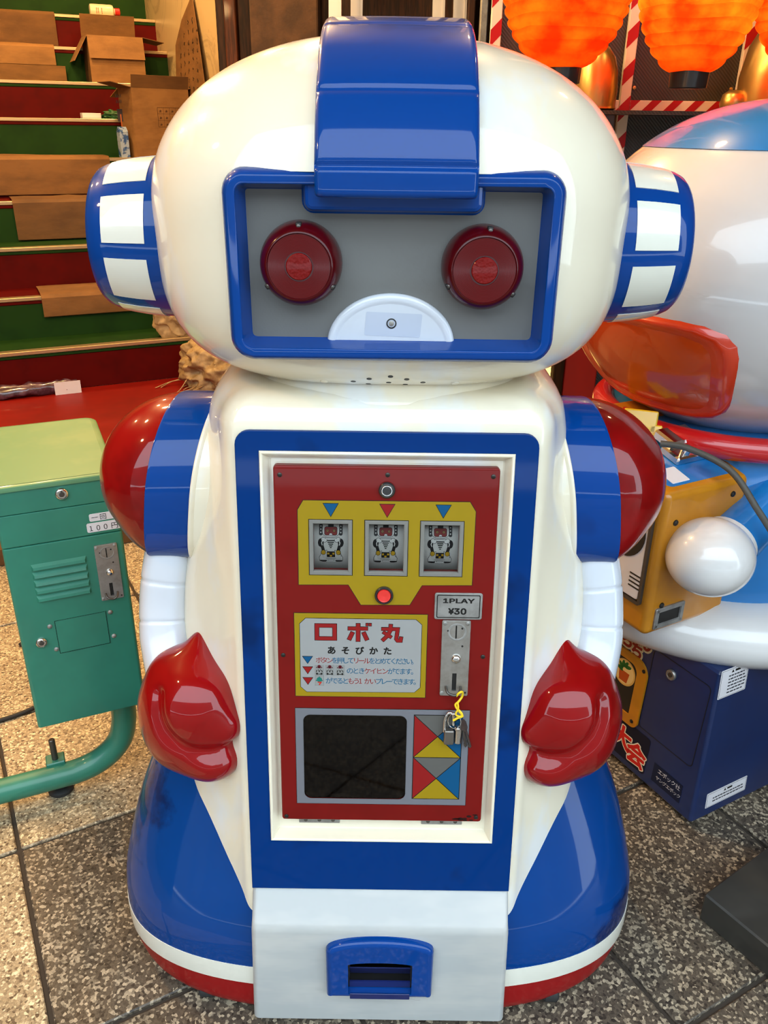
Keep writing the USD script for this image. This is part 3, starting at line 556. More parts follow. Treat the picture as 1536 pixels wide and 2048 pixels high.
# --- door and everything on it
DZ = .004                                          # door face above the panel plane
door = plate(rrect(-.1408, .1165, .1410, .6325, .004, 3), .0125, .0022, DZ - .0125)
door = cut(door, box(-.1084, .0327, .153, .2855, -.05, .05))
for x in (-.0697, .0010, .0713): door = cut(door, box(x - .0222, x + .0222, .4935, .5573, -.05, .05))
dp = obj('door', xf(door, PAN), 'door_red', rb, smooth=25)
PD = PANH(DZ)
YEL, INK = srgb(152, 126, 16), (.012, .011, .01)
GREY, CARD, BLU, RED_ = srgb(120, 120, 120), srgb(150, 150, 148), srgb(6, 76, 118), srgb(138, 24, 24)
p = Print()
yl = Polygon([(-.1110, .5757), (-.1038, .5882), (.1050, .5888), (.1127, .5765), (.1121, .4772), (.0478, .4762), (.0324, .4485), (-.0309, .4478), (-.0472, .4757), (-.1112, .4748)])
for x in (-.0697, .0010, .0713): yl = yl.difference(rect(x - .0222, .4935, x + .0222, .5573))
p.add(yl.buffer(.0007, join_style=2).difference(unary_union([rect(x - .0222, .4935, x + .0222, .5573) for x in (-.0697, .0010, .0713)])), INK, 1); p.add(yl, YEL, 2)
for x, c in ((-.0694, BLU), (.0016, RED_), (.0721, BLU)):
    p.poly([(x - .0092, .5845), (x, .5680), (x + .0092, .5845)], c, 3, .0006)
p.obj('reel_panel', PD, dp, label='yellow printed panel around the three reel windows')
# instruction card
p = Print()
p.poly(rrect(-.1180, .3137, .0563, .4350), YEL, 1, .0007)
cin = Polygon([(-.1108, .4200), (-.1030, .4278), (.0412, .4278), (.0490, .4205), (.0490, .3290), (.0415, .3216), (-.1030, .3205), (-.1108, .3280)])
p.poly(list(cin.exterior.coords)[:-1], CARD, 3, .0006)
def heavy(shapes, col):
    g = unary_union(shapes); p.add(g.buffer(.0006, join_style=2), INK, 5); p.add(g, col, 6)
# title, 24 mm tall, blocky strokes
tx, ty, w = -.0910, .3970, .0052
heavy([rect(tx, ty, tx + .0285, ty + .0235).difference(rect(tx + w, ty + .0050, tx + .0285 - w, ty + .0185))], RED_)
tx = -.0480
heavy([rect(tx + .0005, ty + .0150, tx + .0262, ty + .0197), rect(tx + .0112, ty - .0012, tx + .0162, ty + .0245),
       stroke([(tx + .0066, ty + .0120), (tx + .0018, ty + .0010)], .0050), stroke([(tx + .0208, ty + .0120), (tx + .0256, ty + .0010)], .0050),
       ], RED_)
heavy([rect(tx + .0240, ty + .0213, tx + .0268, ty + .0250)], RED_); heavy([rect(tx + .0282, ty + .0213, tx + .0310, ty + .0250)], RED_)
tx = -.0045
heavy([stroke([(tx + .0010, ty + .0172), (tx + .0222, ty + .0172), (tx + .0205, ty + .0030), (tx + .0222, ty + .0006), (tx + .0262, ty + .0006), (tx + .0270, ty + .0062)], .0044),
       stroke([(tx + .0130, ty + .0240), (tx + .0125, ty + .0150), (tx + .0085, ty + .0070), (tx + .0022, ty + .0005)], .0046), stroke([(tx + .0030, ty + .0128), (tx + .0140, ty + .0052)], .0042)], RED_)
for g in text('あそびかた', -.0752, .3780, .0118, pitch=.0185, grow=.00042): p.add(g, INK, 5)
CY = {'b': srgb(20, 88, 122), 'r': srgb(140, 44, 44)}
def runs(parts, x, y, size, pitch):
    for s, c in parts:
        for g in text(s, x, y, size, pitch=pitch): p.add(g, CY[c], 5)
        x += pitch * len(s)
ln, PT = .0098, .00785
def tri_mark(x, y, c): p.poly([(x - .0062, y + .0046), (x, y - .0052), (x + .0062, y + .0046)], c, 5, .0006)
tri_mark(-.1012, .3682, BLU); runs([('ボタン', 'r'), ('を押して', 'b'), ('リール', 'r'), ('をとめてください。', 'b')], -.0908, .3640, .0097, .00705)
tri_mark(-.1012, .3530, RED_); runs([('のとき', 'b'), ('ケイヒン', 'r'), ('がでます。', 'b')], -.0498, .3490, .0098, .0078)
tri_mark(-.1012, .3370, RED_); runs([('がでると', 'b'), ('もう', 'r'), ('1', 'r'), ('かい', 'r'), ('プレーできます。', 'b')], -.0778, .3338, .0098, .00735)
for x in (-.0858, -.0718, -.0580):
    p.poly(rrect(x - .0056, .3458, x + .0056, .3598), srgb(142, 142, 138), 4, .0003, srgb(110, 110, 110))
    for q in (circle(x, .3585, .0022), rect(x - .0038, .3562, x - .0028, .3582), rect(x + .0028, .3562, x + .0038, .3582), rect(x - .002, .3560, x + .002, .3578)): p.add(q, srgb(86, 20, 30), 7)
    for q in (stroke([(x - .0032, .3535), (x - .0040, .3500)], .0009), stroke([(x + .0032, .3535), (x + .0040, .3500)], .0009), circle(x - .0030, .3478, .0014), circle(x + .0030, .3478, .0014), stroke([(x - .0016, .3542), (x, .3505), (x + .0016, .3542)], .0007), rect(x - .0016, .3470, x + .0016, .3478)): p.add(q, INK, 7)
p.poly(rrect(-.0914, .3302, -.0802, .3444), srgb(142, 142, 138), 4, .0003, srgb(110, 110, 110))
p.add(unary_union([circle(-.0858, .3392, .0036, ry=.0034), circle(-.0858, .3378, .0048, ry=.0012), circle(-.0858, .3428, .0008)]), srgb(30, 110, 100), 7)
p.add(stroke([(-.0880, .3352), (-.0836, .3352), (-.0862, .3312)], .0015), srgb(196, 40, 24), 7)
p.obj('instruction_card', PD, dp, label='white card with yellow border, red title and lines of printed instructions')
# prize window surround and coloured triangles
p = Print()
pz = Polygon(rrect(-.1190, .1445, .1174, .2950)).difference(Polygon(rrect(-.1084, .153, .0327, .2855)))
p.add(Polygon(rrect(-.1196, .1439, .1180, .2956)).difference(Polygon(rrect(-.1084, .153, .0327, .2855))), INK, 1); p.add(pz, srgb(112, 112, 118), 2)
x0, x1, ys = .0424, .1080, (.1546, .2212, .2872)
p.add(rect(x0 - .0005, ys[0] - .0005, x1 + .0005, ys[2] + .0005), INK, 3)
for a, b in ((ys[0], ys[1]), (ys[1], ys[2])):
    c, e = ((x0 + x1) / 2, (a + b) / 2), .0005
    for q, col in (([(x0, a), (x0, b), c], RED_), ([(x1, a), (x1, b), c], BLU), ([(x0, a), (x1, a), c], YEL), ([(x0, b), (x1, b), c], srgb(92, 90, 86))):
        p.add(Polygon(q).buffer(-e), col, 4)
p.obj('prize_panel', PD, dp, label='grey printed panel with red, blue, yellow and grey triangles')
obj('window_pane', xf(plate(rrect(-.1084, .153, .0327, .2855, .012, 6), .0012, .0004, -.0015), PD), 'smoked', dp, label='smoked window over the prize box')
cor = Polygon(rrect(-.1090, .1525, .0333, .2860)).difference(Polygon(rrect(-.1084, .153, .0327, .2855, .0095, 6)))
pc = Print(); pc.add(cor, srgb(112, 112, 118), 3); pc.add(Polygon(rrect(-.1084, .153, .0327, .2855, .0095, 6)).difference(Polygon(rrect(-.1079, .1535, .0322, .285, .0095, 6))), INK, 3); pc.obj('window_border', PD, dp)
pbx = tri([box(-.115, .04, .146, .149, -.16, -.003), box(-.115, .04, .289, .292, -.16, -.003), box(-.115, -.112, .146, .292, -.16, -.003), box(.037, .04, .146, .292, -.16, -.003), box(-.115, .04, .146, .292, -.163, -.16)])
obj('prize_box', xf(pbx, PD), 'dark_brown', dp, smooth=False)
obj('prize_shelf', xf(box(-.111, .036, .150, .172, -.10, -.055, .002), PD), 'wood_red', dp, smooth=False)

p = Print(); r_ = random.Random(2)
for k in range(9):
    x, y = .100 + .004 * k + r_.uniform(-.002, .002), .1195 + r_.uniform(0, .0018 + .0009 * k); p.add(circle(x, y, r_.uniform(.002, .005), 10, r_.uniform(.0008, .0028)), srgb(40, 16, 14), 1)
p.obj('grime_mark', PD, dp)
# reels
def reel_print(x):
    p = Print(); W, K, R_, Y_ = srgb(190, 190, 188), srgb(16, 16, 22), srgb(112, 20, 14), srgb(166, 132, 24)
    s, l = .0180, .0005
    def S(g, c, lv): p.add(g, c, lv)
    def O(g, c, lv, o=l): p.add(g.buffer(o), K, lv); p.add(g, c, lv + 1)
    cy = .5212
    # legs and base
    for q in (-1, 1):
        leg = affinity.scale(Polygon([(.0052, cy - .004), (.0108, cy - .006), (.0150, cy - .0150), (.0146, cy - .0215), (.0110, cy - .0225), (.0052, cy - .0225)]), q, 1, origin=(0, 0))
        O(affinity.translate(leg, x, 0), W, 1)
        S(affinity.translate(affinity.scale(Polygon([(.0056, cy - .0195), (.0146, cy - .0195), (.0142, cy - .0217), (.0108, cy - .0224), (.0056, cy - .0224)]), q, 1, origin=(0, 0)), x, 0), K, 4)
        O(circle(x + q * .0128, cy + .0065, .0032, ry=.0052), K, 1); S(stroke([(x + q * .0100, cy + .0110), (x + q * .0118, cy + .0065), (x + q * .0108, cy + .0020)], .0012, 1), W, 4)
        O(stroke([(x + q * .0076, cy + .0100), (x + q * .0096, cy + .0110)], .0050, 1), W, 1)
        S(stroke([(x + q * .0114, cy + .0030), (x + q * .0094, cy - .0046)], .0040), K, 5)
    O(rect(x - .0068, cy - .0225, x + .0068, cy + .0128), W, 5)
    for k, w_ in enumerate((.0050, .0041, .0031, .0021, .0011)): S(rect(x - w_, cy + .0092 - k * .0024, x + w_, cy + .0104 - k * .0024), K, 8)
    O(rect(x - .0050, cy - .0136, x + .0050, cy - .0055), K, 7, .0003)
    for a, b in ((-1, 1), (1, 1), (0, 0)): S(rect(x + a * .0033 - .0014, cy - .0118 + b * .0034 - .0014, x + a * .0033 + .0014, cy - .0118 + b * .0034 + .0014), Y_, 9)
    S(rect(x - .0068, cy - .0162, x + .0068, cy - .0157), K, 8); O(Polygon(rrect(x - .004, cy - .0206, x + .004, cy - .0184, .001, 3)), W, 8, .0004)
    for q in (-1, 1): O(circle(x + q * .0096, cy - .0066, .0026, ry=.0032), Y_, 8)
    # head
    O(Polygon(rrect(x - .0108, cy + .0150, x + .0108, cy + .0328, (.006, .006, .002, .002), 5)), W, 5)
    for q in (-1, 1):
        O(Polygon(rrect(x + q * .0128 - .0020, cy + .0165, x + q * .0128 + .0020, cy + .0310, .0016, 4)), K, 6, .0003)
        for k in range(3): S(circle(x + q * .0128, cy + .0200 + .0040 * k, .0009), W, 8)
    O(Polygon(rrect(x - .0078, cy + .0168, x + .0078, cy + .0268, .002, 4)), R_, 8, .0006)
    for q in (-1, 1):
        S(circle(x + q * .0042, cy + .0222, .0019), K, 10); S(circle(x + q * .0042, cy + .0222, .0014), srgb(150, 120, 50), 11); S(circle(x + q * .0042, cy + .0222, .0006), K, 12)
    O(Polygon([(x - .0022, cy + .0168), (x + .0022, cy + .0168), (x + .0012, cy + .0188), (x - .0012, cy + .0188)]), W, 10, .0003)
    S(rect(x - .0036, cy + .0272, x + .0036, cy + .0328), K, 10)
    return p
for x in (-.0697, .0010, .0713):
    rf = sweep(rrect(x - .0272, .4890, x + .0272, .5630), [(0, 0), (0, .0012), (.0006, .0018), (.0044, .0018), (.0052, .0008), (.0052, -.004), (.0003, -.004)], True)
    fr_ = Print(); fr_.add(Polygon(rrect(x - .0280, .4882, x + .0280, .5638)).difference(Polygon(rrect(x - .0222, .4935, x + .0222, .5573))), INK, 3); fr_.obj('reel_outline', PD, dp)
    obj('reel_frame', xf(rf, PD), 'lip_grey', dp, smooth=20)
    obj('reel', xf(lathe([(.052, -.0235), (.052, .0235)], 64, axis((x, .5254, -.0655), (1, 0, 0))), PD), 'reel_white', dp)
    rp = reel_print(x - .0008)
    # wrap the print round the drum
    for V in rp.v:
        a = (V[:, 1] - .5254) / .052; r = .0521 + V[:, 2] * .5
        V[:, 1] = .5254 + r * np.sin(a); V[:, 2] = -.0655 + r * np.cos(a)
    rp.obj('reel_picture', PD, dp, label='printed picture of a small robot')
    obj('reel_pane', xf(plate(rrect(x - .0222, .4935, x + .0222, .5573), .0008, .0002, -.0045), PD), 'clear_pane', dp, smooth=False)
# lock, button, plates
def PL(x, t, h=0.0): return frame(PB + put * t + np.array([x, 0, 0]) + pun * (DZ + h), (1, 0, 0), put, pun)
lk = obj('lock', lathe([(.0104, 0), (.0104, .003), (.0090, .0045), (.0078, .0045)], 28, PL(.0008, .6032)), 'black_ring', dp)
obj('lock_ring', xf(sweep(np.array(circle(0, 0, .0072).exterior.coords)[:-1], [(0, .002), (0, .0050), (.0007, .0056), (.0014, .0056), (.0020, .004), (.0020, .002)], True), PL(.0008, .6032)), 'chrome', dp)
obj('lock_core', tri([lathe([(.0053, 0), (.0053, .0040), (.0046, .0044)], 20, PL(.0008, .6032)), xf(box(-.0006, .0006, .003, .0046, .0036, .0048), PL(.0008, .6032))]), 'dark_steel', dp)
obj('button_ring', xf(sweep(np.array(circle(0, 0, .0120, 40).exterior.coords)[:-1], [(0, 0), (0, .004), (.001, .005), (.0022, .005), (.0030, .004), (.0030, 0)], True), PL(-.001, .4622)), 'black_ring', dp)
obj('play_button', lathe([(.0088, 0), (.0088, .0055), (.0080, .0066), (.0060, .0064), (.0, .0060)], 36, PL(-.001, .4622)), 'button_red', dp, label='round red push button')
for x, t in ((-.1325, .6206), (.0014, .6224), (.1325, .6220), (-.1335, .3740), (.1313, .3755), (-.1345, .1225), (.1335, .1245)):
    obj('screw', tri([lathe([(.0030, 0), (.0029, .0008), (.0018, .0014), (0, .0016)], 16, PL(x, t)), xf(box(-.0016, .0016, -.0003, .0003, .0012, .0018), PL(x, t))]), 'screw_dark', dp)
obj('price_plate', xf(plate(rrect(.0648, .4295, .1268, .4665, .003, 4), .0022, .0006), PD), 'steel_rough', dp)
p = Print()
pr = Polygon(rrect(.0676, .4319, .1240, .4641, .002, 4)); p.add(pr.difference(Polygon(rrect(.0687, .4330, .1229, .4630, .0014, 4))), INK, 1)
p1 = unary_union(text('1PLAY', 0, 0, .0088, bold=True, sx=1.42)); b_ = p1.bounds; p.add(affinity.translate(affinity.scale(p1, .0410 / (b_[2] - b_[0]), .0066 / (b_[3] - b_[1]), origin=(0, 0)), .0748, .4530), INK, 1)
p2 = unary_union(text('¥30', 0, 0, .0120, bold=True)); b_ = p2.bounds; p.add(affinity.translate(affinity.scale(p2, .0238 / (b_[2] - b_[0]), .0092 / (b_[3] - b_[1]), origin=(0, 0)), .0830, .4372), INK, 1)
p.obj('price_lettering', PANH(DZ + .0022), dp)
def coin_plate(M, parent, hang=True):
    """standard coin mechanism face, 37 x 110 mm; M: x right, y up from the plate's middle"""
    b = plate(rrect(-.0188, -.0550, .0188, .0550, .002, 3), .0030, .0006)
    b = cut(b, box(-.0009, .0009, .029, .0505, -.01, .01), box(-.0029, .0029, -.0475, -.0215, -.01, .01))
    cp = obj('coin_plate', xf(b, M), 'steel', parent, smooth=25)
    obj('coin_slot', xf(box(-.0012, .0012, .0285, .051, -.0035, .0002), M), 'dark', parent, smooth=False); obj('return_slot', xf(box(-.0032, .0032, -.048, -.021, -.0035, .0002), M), 'dark', parent, smooth=False)
    obj('coin_dish', xf(sweep(np.array(circle(.0012, .0385, .0125, 36).exterior.coords)[:-1], [(0, .0030), (.0012, .0034), (.0026, .0031), (.003, .0030)], True), M), 'steel_rough', parent)
    def at(x, y): return M @ frame((x, y, .0030), (1, 0, 0), (0, 1, 0))
    obj('reject_button', lathe([(.0068, 0), (.0066, .0016), (.0058, .0035), (.0040, .0051), (.0018, .0058), (0, .0060)], 28, at(.0012, .0005)), 'chrome', parent)
    for x, y in ((-.0150, .0510), (.0148, .0512), (-.0160, -.0505)):
        obj('plate_screw', lathe([(.0029, 0), (.0028, .0008), (.0016, .0014), (0, .0015)], 14, at(x, y)), 'steel_rough', parent)
    for x, y in ((-.0105, .0405), (.0078, .0440), (.0088, .0185), (.0152, -.0500)):
        obj('plate_hole', lathe([(.0014, -.001), (.0014, .0003)], 12, at(x, y)), 'dark', parent)
    pts = catmull([(-.0105, -.0405, -.001), (-.0105, -.0425, .006), (-.0080, -.0465, .0115), (.0002, -.0490, .0125), (.0062, -.0465, .0115), (.0085, -.0425, .006), (.0085, -.0405, -.001)], 5)
    obj('coin_hook', xf(tube(pts, .0018, 10), M), 'dark_steel', parent)
CPM = PL(.0943, .3733); coin_plate(CPM, dp)
# hinges under the door
for x in (-.0889, .0862):
    h = obj('hinge', xf(tri([plate(rrect(x - .0292, .1030, x + .0292, .1180, .001, 2), .0020, .0004, -.0092), box(x - .0292, x + .0292, .1120, .1180, -.0092, -.002, .001)]), PAN), 'steel_rough', rb, smooth=25)
    for k in (-1, 0, 1):
        obj('hinge_screw', lathe([(.0028, 0), (.0026, .001), (0, .0016)], 12, frame(PB + put * .1083 + np.array([x + k * .0195, 0, 0]) - pun * .0072, (1, 0, 0), put, pun)), 'dark_steel', h)
# --- neck and head
obj('neck', loft([np.column_stack([*(lambda q: (q[0], q[1] + .305))(superell((a, b), 2.3, 72)), np.full(72, z)]) for z, a, b in ((.925, .200, .155), (.940, .190, .148), (.949, .179, .140), (.956, .170, .133), (.964, .165, .129), (.975, .165, .128), (.99, .168, .130), (1.02, .17, .13))]), 'white_paint', rb)
HC = np.array([0, .335, 1.150]); HA = (.297, .237, .200, .207)
def MZ(z): return 2.25 if z > 0 else 3.5
def head_pt(d):
    x, y, z = d; m = MZ(z)
    q = (abs(x / HA[0]) ** 2.75 + abs(y / HA[1]) ** 2.75) ** (m / 2.75) + abs(z / HA[2 if z > 0 else 3]) ** m
    return np.array(d) / q ** (1 / m)
hv = trimesh.creation.icosphere(5, 1.0); head = T(np.array([head_pt(d) for d in hv.vertices]) + HC, hv.faces)
VIS = rrect(-.1800, 1.004, .1870, 1.2095, (.028, .028, .026, .026), 8)       # visor outline in x, z
def VZ(y): return frame((0, y, 0), (1, 0, 0), (0, 0, 1))
FY, RIM = .135, .105                     # grey plate, rim front
head = cut(head, xf(sweep(inset(VIS, .004), [(0, 0), (0, .35)]), VZ(.165)))
obj('head', head, 'white_paint', rb, smooth=30)
vis = sweep(VIS, [(0, -.10), (0, FY - RIM - .018), (.0008, FY - RIM - .0120), (.0030, FY - RIM - .0055), (.0062, FY - RIM - .0012), (.0085, FY - RIM), (.0148, FY - RIM), (.0158, FY - RIM - .0006), (.0166, FY - RIM - .0022), (.0222, .0008), (.0238, -.001), (.0238, -.100)], True)
obj('visor_frame', xf(vis, VZ(FY)), 'blue_paint', rb, smooth=32)
fpl = rrect(-.1625, 1.0250, .1625, 1.1885, .006, 4)
obj('face_plate', xf(sweep(inset(VIS, .020), [(0, -.02), (0, 0.0)]), VZ(FY)), 'face_grey', rb, smooth=False)
# lip under the crest that the plate is notched around
lip = rrect(-.0930, 1.1655, .0990, 1.2040, (.010, .010, .001, .001), 5)
obj('crest_base', xf(sweep(lip, [(-.004, -.01), (-.003, .0008), (0, .004), (.0006, .019), (.003, .0235), (.006, .025)]), VZ(FY)), 'blue_paint', rb, smooth=32)
# mouth: half disc standing on the frame
def halfdisc(rx, rz, cz=1.0195): return np.array([(-rx - .006, 1.0130), (rx + .006, 1.0130)] + [(rx * math.cos(t), cz + rz * math.sin(t)) for t in np.linspace(0, math.pi, 40)])
mp = rb
mth = obj('mouth', xf(sweep(halfdisc(.0735, .0585), [(0, -.004), (0, .002), (.001, .0042), (.003, .0058), (.0055, .0064), (.0085, .0062), (.0100, .0054), (.0115, .0052)]), frame((.0025, FY, 0), (1, 0, 0), (0, 0, 1))), 'cool_white', rb, smooth=32)
mp_ = Print(); mp_.add(Polygon([(-.026, 1.033), (.034, 1.031), (.036, 1.054), (-.024, 1.056)]).buffer(.002), srgb(186, 192, 206), 1); mp_.obj('mouth_patch', frame((0, FY - .0052, 0), (1, 0, 0), (0, 0, 1)), mth)
obj('mouth_hole', lathe([(.0058, 0), (.0058, .0061), (.0048, .0063), (.0044, .0054)], 18, frame((.0030, FY, 1.0450), (1, 0, 0), (0, 0, 1))), 'dark', mth)
obj('mouth_screw', tri([lathe([(.0032, 0), (.0030, .0064), (.0018, .0068)], 12, frame((.0030, FY, 1.0450), (1, 0, 0), (0, 0, 1)))]), 'steel', mth)
# lamp eyes
for ex, ez, turn in ((-.0980, 1.1105, 0), (.1025, 1.1090, 6)):
    M = frame((ex, FY, ez), (1, 0, 0), (0, 0, 1))
    body = [(.0452, -.002), (.0455, .004), (.0452, .012), (.0440, .020), (.0415, .0270), (.0380, .0318), (.0362, .0334), (.0350, .0338), (.0344, .0330)]
    e = obj('eye_lamp', lathe(body + [(.0340, .0322), (0, .0318)], 64, M), 'lens_rim', rb, label='round red lamp eye with a screwed lens')
    rings = [(.0342, .0300)]
    r = .0338
    while r > .0165: rings += [(r, .0326), (r - .0007, .03272), (r - .0013, .0326)]; r -= .0014
    obj('lens', lathe(rings + [(.0158, .0322), (.0155, .0312), (.0, .0312)], 72, M), 'lens_red', e)
    obj('reflector', lathe([(.0142, .0305), (.0142, .0338), (.0132, .0348), (.006, .0350), (0, .0350)], 48, M), 'lens_core', e)
    for a in (90 - turn, 212 - turn, 328 - turn):
        c, s = math.cos(math.radians(a)), math.sin(math.radians(a))
        q = frame((ex + c * .0398, FY, ez + s * .0398), (s, 0, -c), (c, 0, s))
        obj('screw_notch', xf(rbox(-.0032, .0032, -.0035, .0050, .004, .0272, .0016, 1), q), 'dark', e)
        obj('screw', lathe([(.0024, .024), (.0023, .0278), (.0012, .0286), (0, .0286)], 12, q @ frame((0, .0012, 0), (1, 0, 0), (0, 1, 0))), 'dark_steel', e)
# speaker holes in the chin: found on the head's surface
def chin(x, z):
    lo, hi = 0.02, .33
    for _ in range(40):
        m = (lo + hi) / 2; d = np.array([x, m, z]) - HC
        q = (abs(d[0] / HA[0]) ** 2.75 + abs(d[1] / HA[1]) ** 2.75) ** (3.5 / 2.75) + abs(d[2] / HA[3]) ** 3.5
        if q > 1: lo = m
        else: hi = m
    return np.array([x, (lo + hi) / 2, z])
def chin_n(p):
    e = 1e-4; f = lambda d: (abs(d[0] / HA[0]) ** 2.75 + abs(d[1] / HA[1]) ** 2.75) ** (3.5 / 2.75) + abs(d[2] / HA[3]) ** 3.5
    d = p - HC; g = np.array([f(d + np.eye(3)[k] * e) - f(d - np.eye(3)[k] * e) for k in range(3)]); return g / np.linalg.norm(g)
for x, z in ((.003, .9795), (-.0225, .9745), (.0225, .9745), (-.0420, .9680), (.0425, .9680), (.001, .9670), (-.0240, .9620), (.0215, .9620), (.0, .9585)):
    q = chin(x, z); n_ = chin_n(q)
    obj('speaker_hole', lathe([(.0030, -.002), (.0032, .0003), (.0024, .0004)], 14, axis(q, n_)), 'dark', rb, smooth=False)
for x in (-.078, .082):
    q = chin(x, .9660); obj('chin_screw', lathe([(.0052, -.001), (.0048, .0010), (.0030, .0018), (0, .0020)], 16, axis(q, chin_n(q))), 'white_paint', rb)
# crest: a raised strip over the head
prof = catmull([(.0870, 1.1800), (.0850, 1.1870), (.0850, 1.2010), (.0862, 1.2130), (.0945, 1.2330), (.1080, 1.2560), (.1245, 1.2790), (.1480, 1.3040), (.1800, 1.3280), (.2180, 1.3460), (.2600, 1.3580), (.3200, 1.3660), (.3800, 1.3610), (.4500, 1.3380), (.5100, 1.2980), (.5500, 1.2400)], 10)
tg = np.gradient(prof, axis=0); tg /= np.linalg.norm(tg, axis=1, keepdims=True); nrm2 = np.stack([-tg[:, 1], tg[:, 0]], 1)
arc = np.concatenate([[0], np.cumsum(np.linalg.norm(np.diff(prof, axis=0), axis=1))])
def nearest_arc(y, z): return arc[np.argmin(((prof - (y, z)) ** 2).sum(1))]
G = [(nearest_arc(.0862, 1.2130), .0036), (nearest_arc(.1290, 1.2850), .0026), (nearest_arc(.2330, 1.3515), .0026)]
secs = []; W = .0845; TH = .040
for k in range(len(prof)):
    g = sum(a * math.exp(-((arc[k] - s0) / .0040) ** 2) for s0, a in G)
    e = min(1.0, arc[k] / .010); sq = math.sqrt(max(0.0, 1 - (1 - e) ** 2)) if e < 1 else 1.0
    top = -.006 * (1 - sq)
    sec = [(-W, -TH), (-W, -.0095), (-W + .0006, -.0055), (-W + .0024, -.0024), (-W + .0055, -.0006), (-W + .010, 0)] + [(t * W * .86, .0012 * (1 - t * t)) for t in np.linspace(-.9, .9, 9)] + [(W - .010, 0), (W - .0055, -.0006), (W - .0024, -.0024), (W - .0006, -.0055), (W, -.0095), (W, -TH)]
    secs.append([[x + .0055, prof[k][0] + nrm2[k][0] * (h + top - (g if h > -.004 else 0)), prof[k][1] + nrm2[k][1] * (h + top - (g if h > -.004 else 0))] for x, h in sec])
obj('head_crest', loft(secs), 'blue_paint', rb, smooth=24)
# ears
EARP = [(.100, .0), (.1000, .020), (.0990, .045), (.0965, .070), (.0930, .092), (.0895, .106), (.0855, .115), (.0800, .1205), (.0740, .1225), (.060, .1235), (.058, .118), (.0, .118)]
for sx in (-1, 1):
    M = frame((sx * .250, .315, 1.1125), (0, sx, 0) if sx > 0 else (0, 1, 0), (0, 0, 1)) if sx > 0 else None
    M = np.eye(4); M[:3, 0] = (0, -1, 0); M[:3, 1] = (0, 0, 1); M[:3, 2] = (sx, 0, 0); M[:3, 3] = (sx * .250, .315, 1.1125)
    ear = obj('ear', lathe(EARP, 72, M), 'blue_paint', rb, smooth=30)
    hs = [p_[1] for p_ in EARP[:9]]; rs = [p_[0] for p_ in EARP[:9]]
    for k in range(8):
        a0 = math.radians(20 + 45 * k); rows = []
        for h in np.linspace(.0445, .0985, 8):
            r_ = float(np.interp(h, hs, rs)); rows.append([(r_, a, h) for a in np.linspace(a0 - math.radians(17), a0 + math.radians(17), 13)])
        V, F = [], []
        for lay in (.0009, -.002):
            for row in rows:
                for r_, a, h in row: V.append([(r_ + lay) * math.cos(a), (r_ + lay) * math.sin(a), h])
        n_, m_ = len(rows), 13; o_ = n_ * m_
        for i in range(n_ - 1):
            for j in range(m_ - 1):
                q = [i * m_ + j, i * m_ + j + 1, (i + 1) * m_ + j + 1, (i + 1) * m_ + j]; F += [[q[0], q[1], q[2]], [q[0], q[2], q[3]]]
                F += [[q[2] + o_, q[1] + o_, q[0] + o_], [q[3] + o_, q[2] + o_, q[0] + o_]]
        ed = [(0, j) for j in range(m_)] + [(i, m_ - 1) for i in range(1, n_)] + [(n_ - 1, j) for j in range(m_ - 2, -1, -1)] + [(i, 0) for i in range(n_ - 2, 0, -1)]
        idx = [i * m_ + j for i, j in ed]
        for a, b in zip(idx, idx[1:] + idx[:1]): F += [[b, a, a + o_], [b, a + o_, b + o_]]
        obj('ear_patch', xf(T(V, F), M), 'patch_white', ear, smooth=40)

# --- arms
def star_mesh(f, c, rmax, n=5):
    """surface f = 0 seen along rays from c (f negative inside)"""
    s = trimesh.creation.icosphere(n, 1.0); lo, hi = np.zeros(len(s.vertices)), np.full(len(s.vertices), rmax)
    for _ in range(26):
        m = (lo + hi) / 2; inside = f(np.array(c) + s.vertices * m[:, None]) < 0; lo, hi = np.where(inside, m, lo), np.where(inside, hi, m)
    m = trimesh.Trimesh(np.array(c) + s.vertices * lo[:, None], s.faces, process=False); trimesh.smoothing.filter_taubin(m, iterations=6); return m
def smin(a, b, k): h = np.clip(.5 + .5 * (b - a) / k, 0, 1); return b * (1 - h) + a * h - k * h * (1 - h)
def ell(P, c, r, R=None):
    q = P - np.array(c); q = q if R is None else q @ R; r = np.array(r)
    l = np.linalg.norm(q / r, axis=1); return (l - 1) * l / np.maximum(np.linalg.norm(q / r ** 2, axis=1), 1e-9)
def caps(P, pts, r):
    d = np.full(len(P), 1e9)
    for a, b in zip(pts[:-1], pts[1:]):
        a, b = np.array(a), np.array(b); t = np.clip(((P - a) @ (b - a)) / ((b - a) @ (b - a)), 0, 1); d = np.minimum(d, np.linalg.norm(P - a - t[:, None] * (b - a), axis=1))
    return d - r
def Ry(deg): a = math.radians(deg); return np.array([[math.cos(a), 0, math.sin(a)], [0, 1, 0], [-math.sin(a), 0, math.cos(a)]])
def rcone(P, a, b, ra, rb_):
    a, b = np.array(a), np.array(b); return np.min([np.linalg.norm(P - (a + (b - a) * t), axis=1) - (ra + (rb_ - ra) * t) for t in np.linspace(0, 1, 14)], axis=0)
def rcone(P, a, b, ra, rb_):
    a, b = np.array(a), np.array(b); return np.min([np.linalg.norm(P - (a + (b - a) * t), axis=1) - (ra + (rb_ - ra) * t) for t in np.linspace(0, 1, 14)], axis=0)
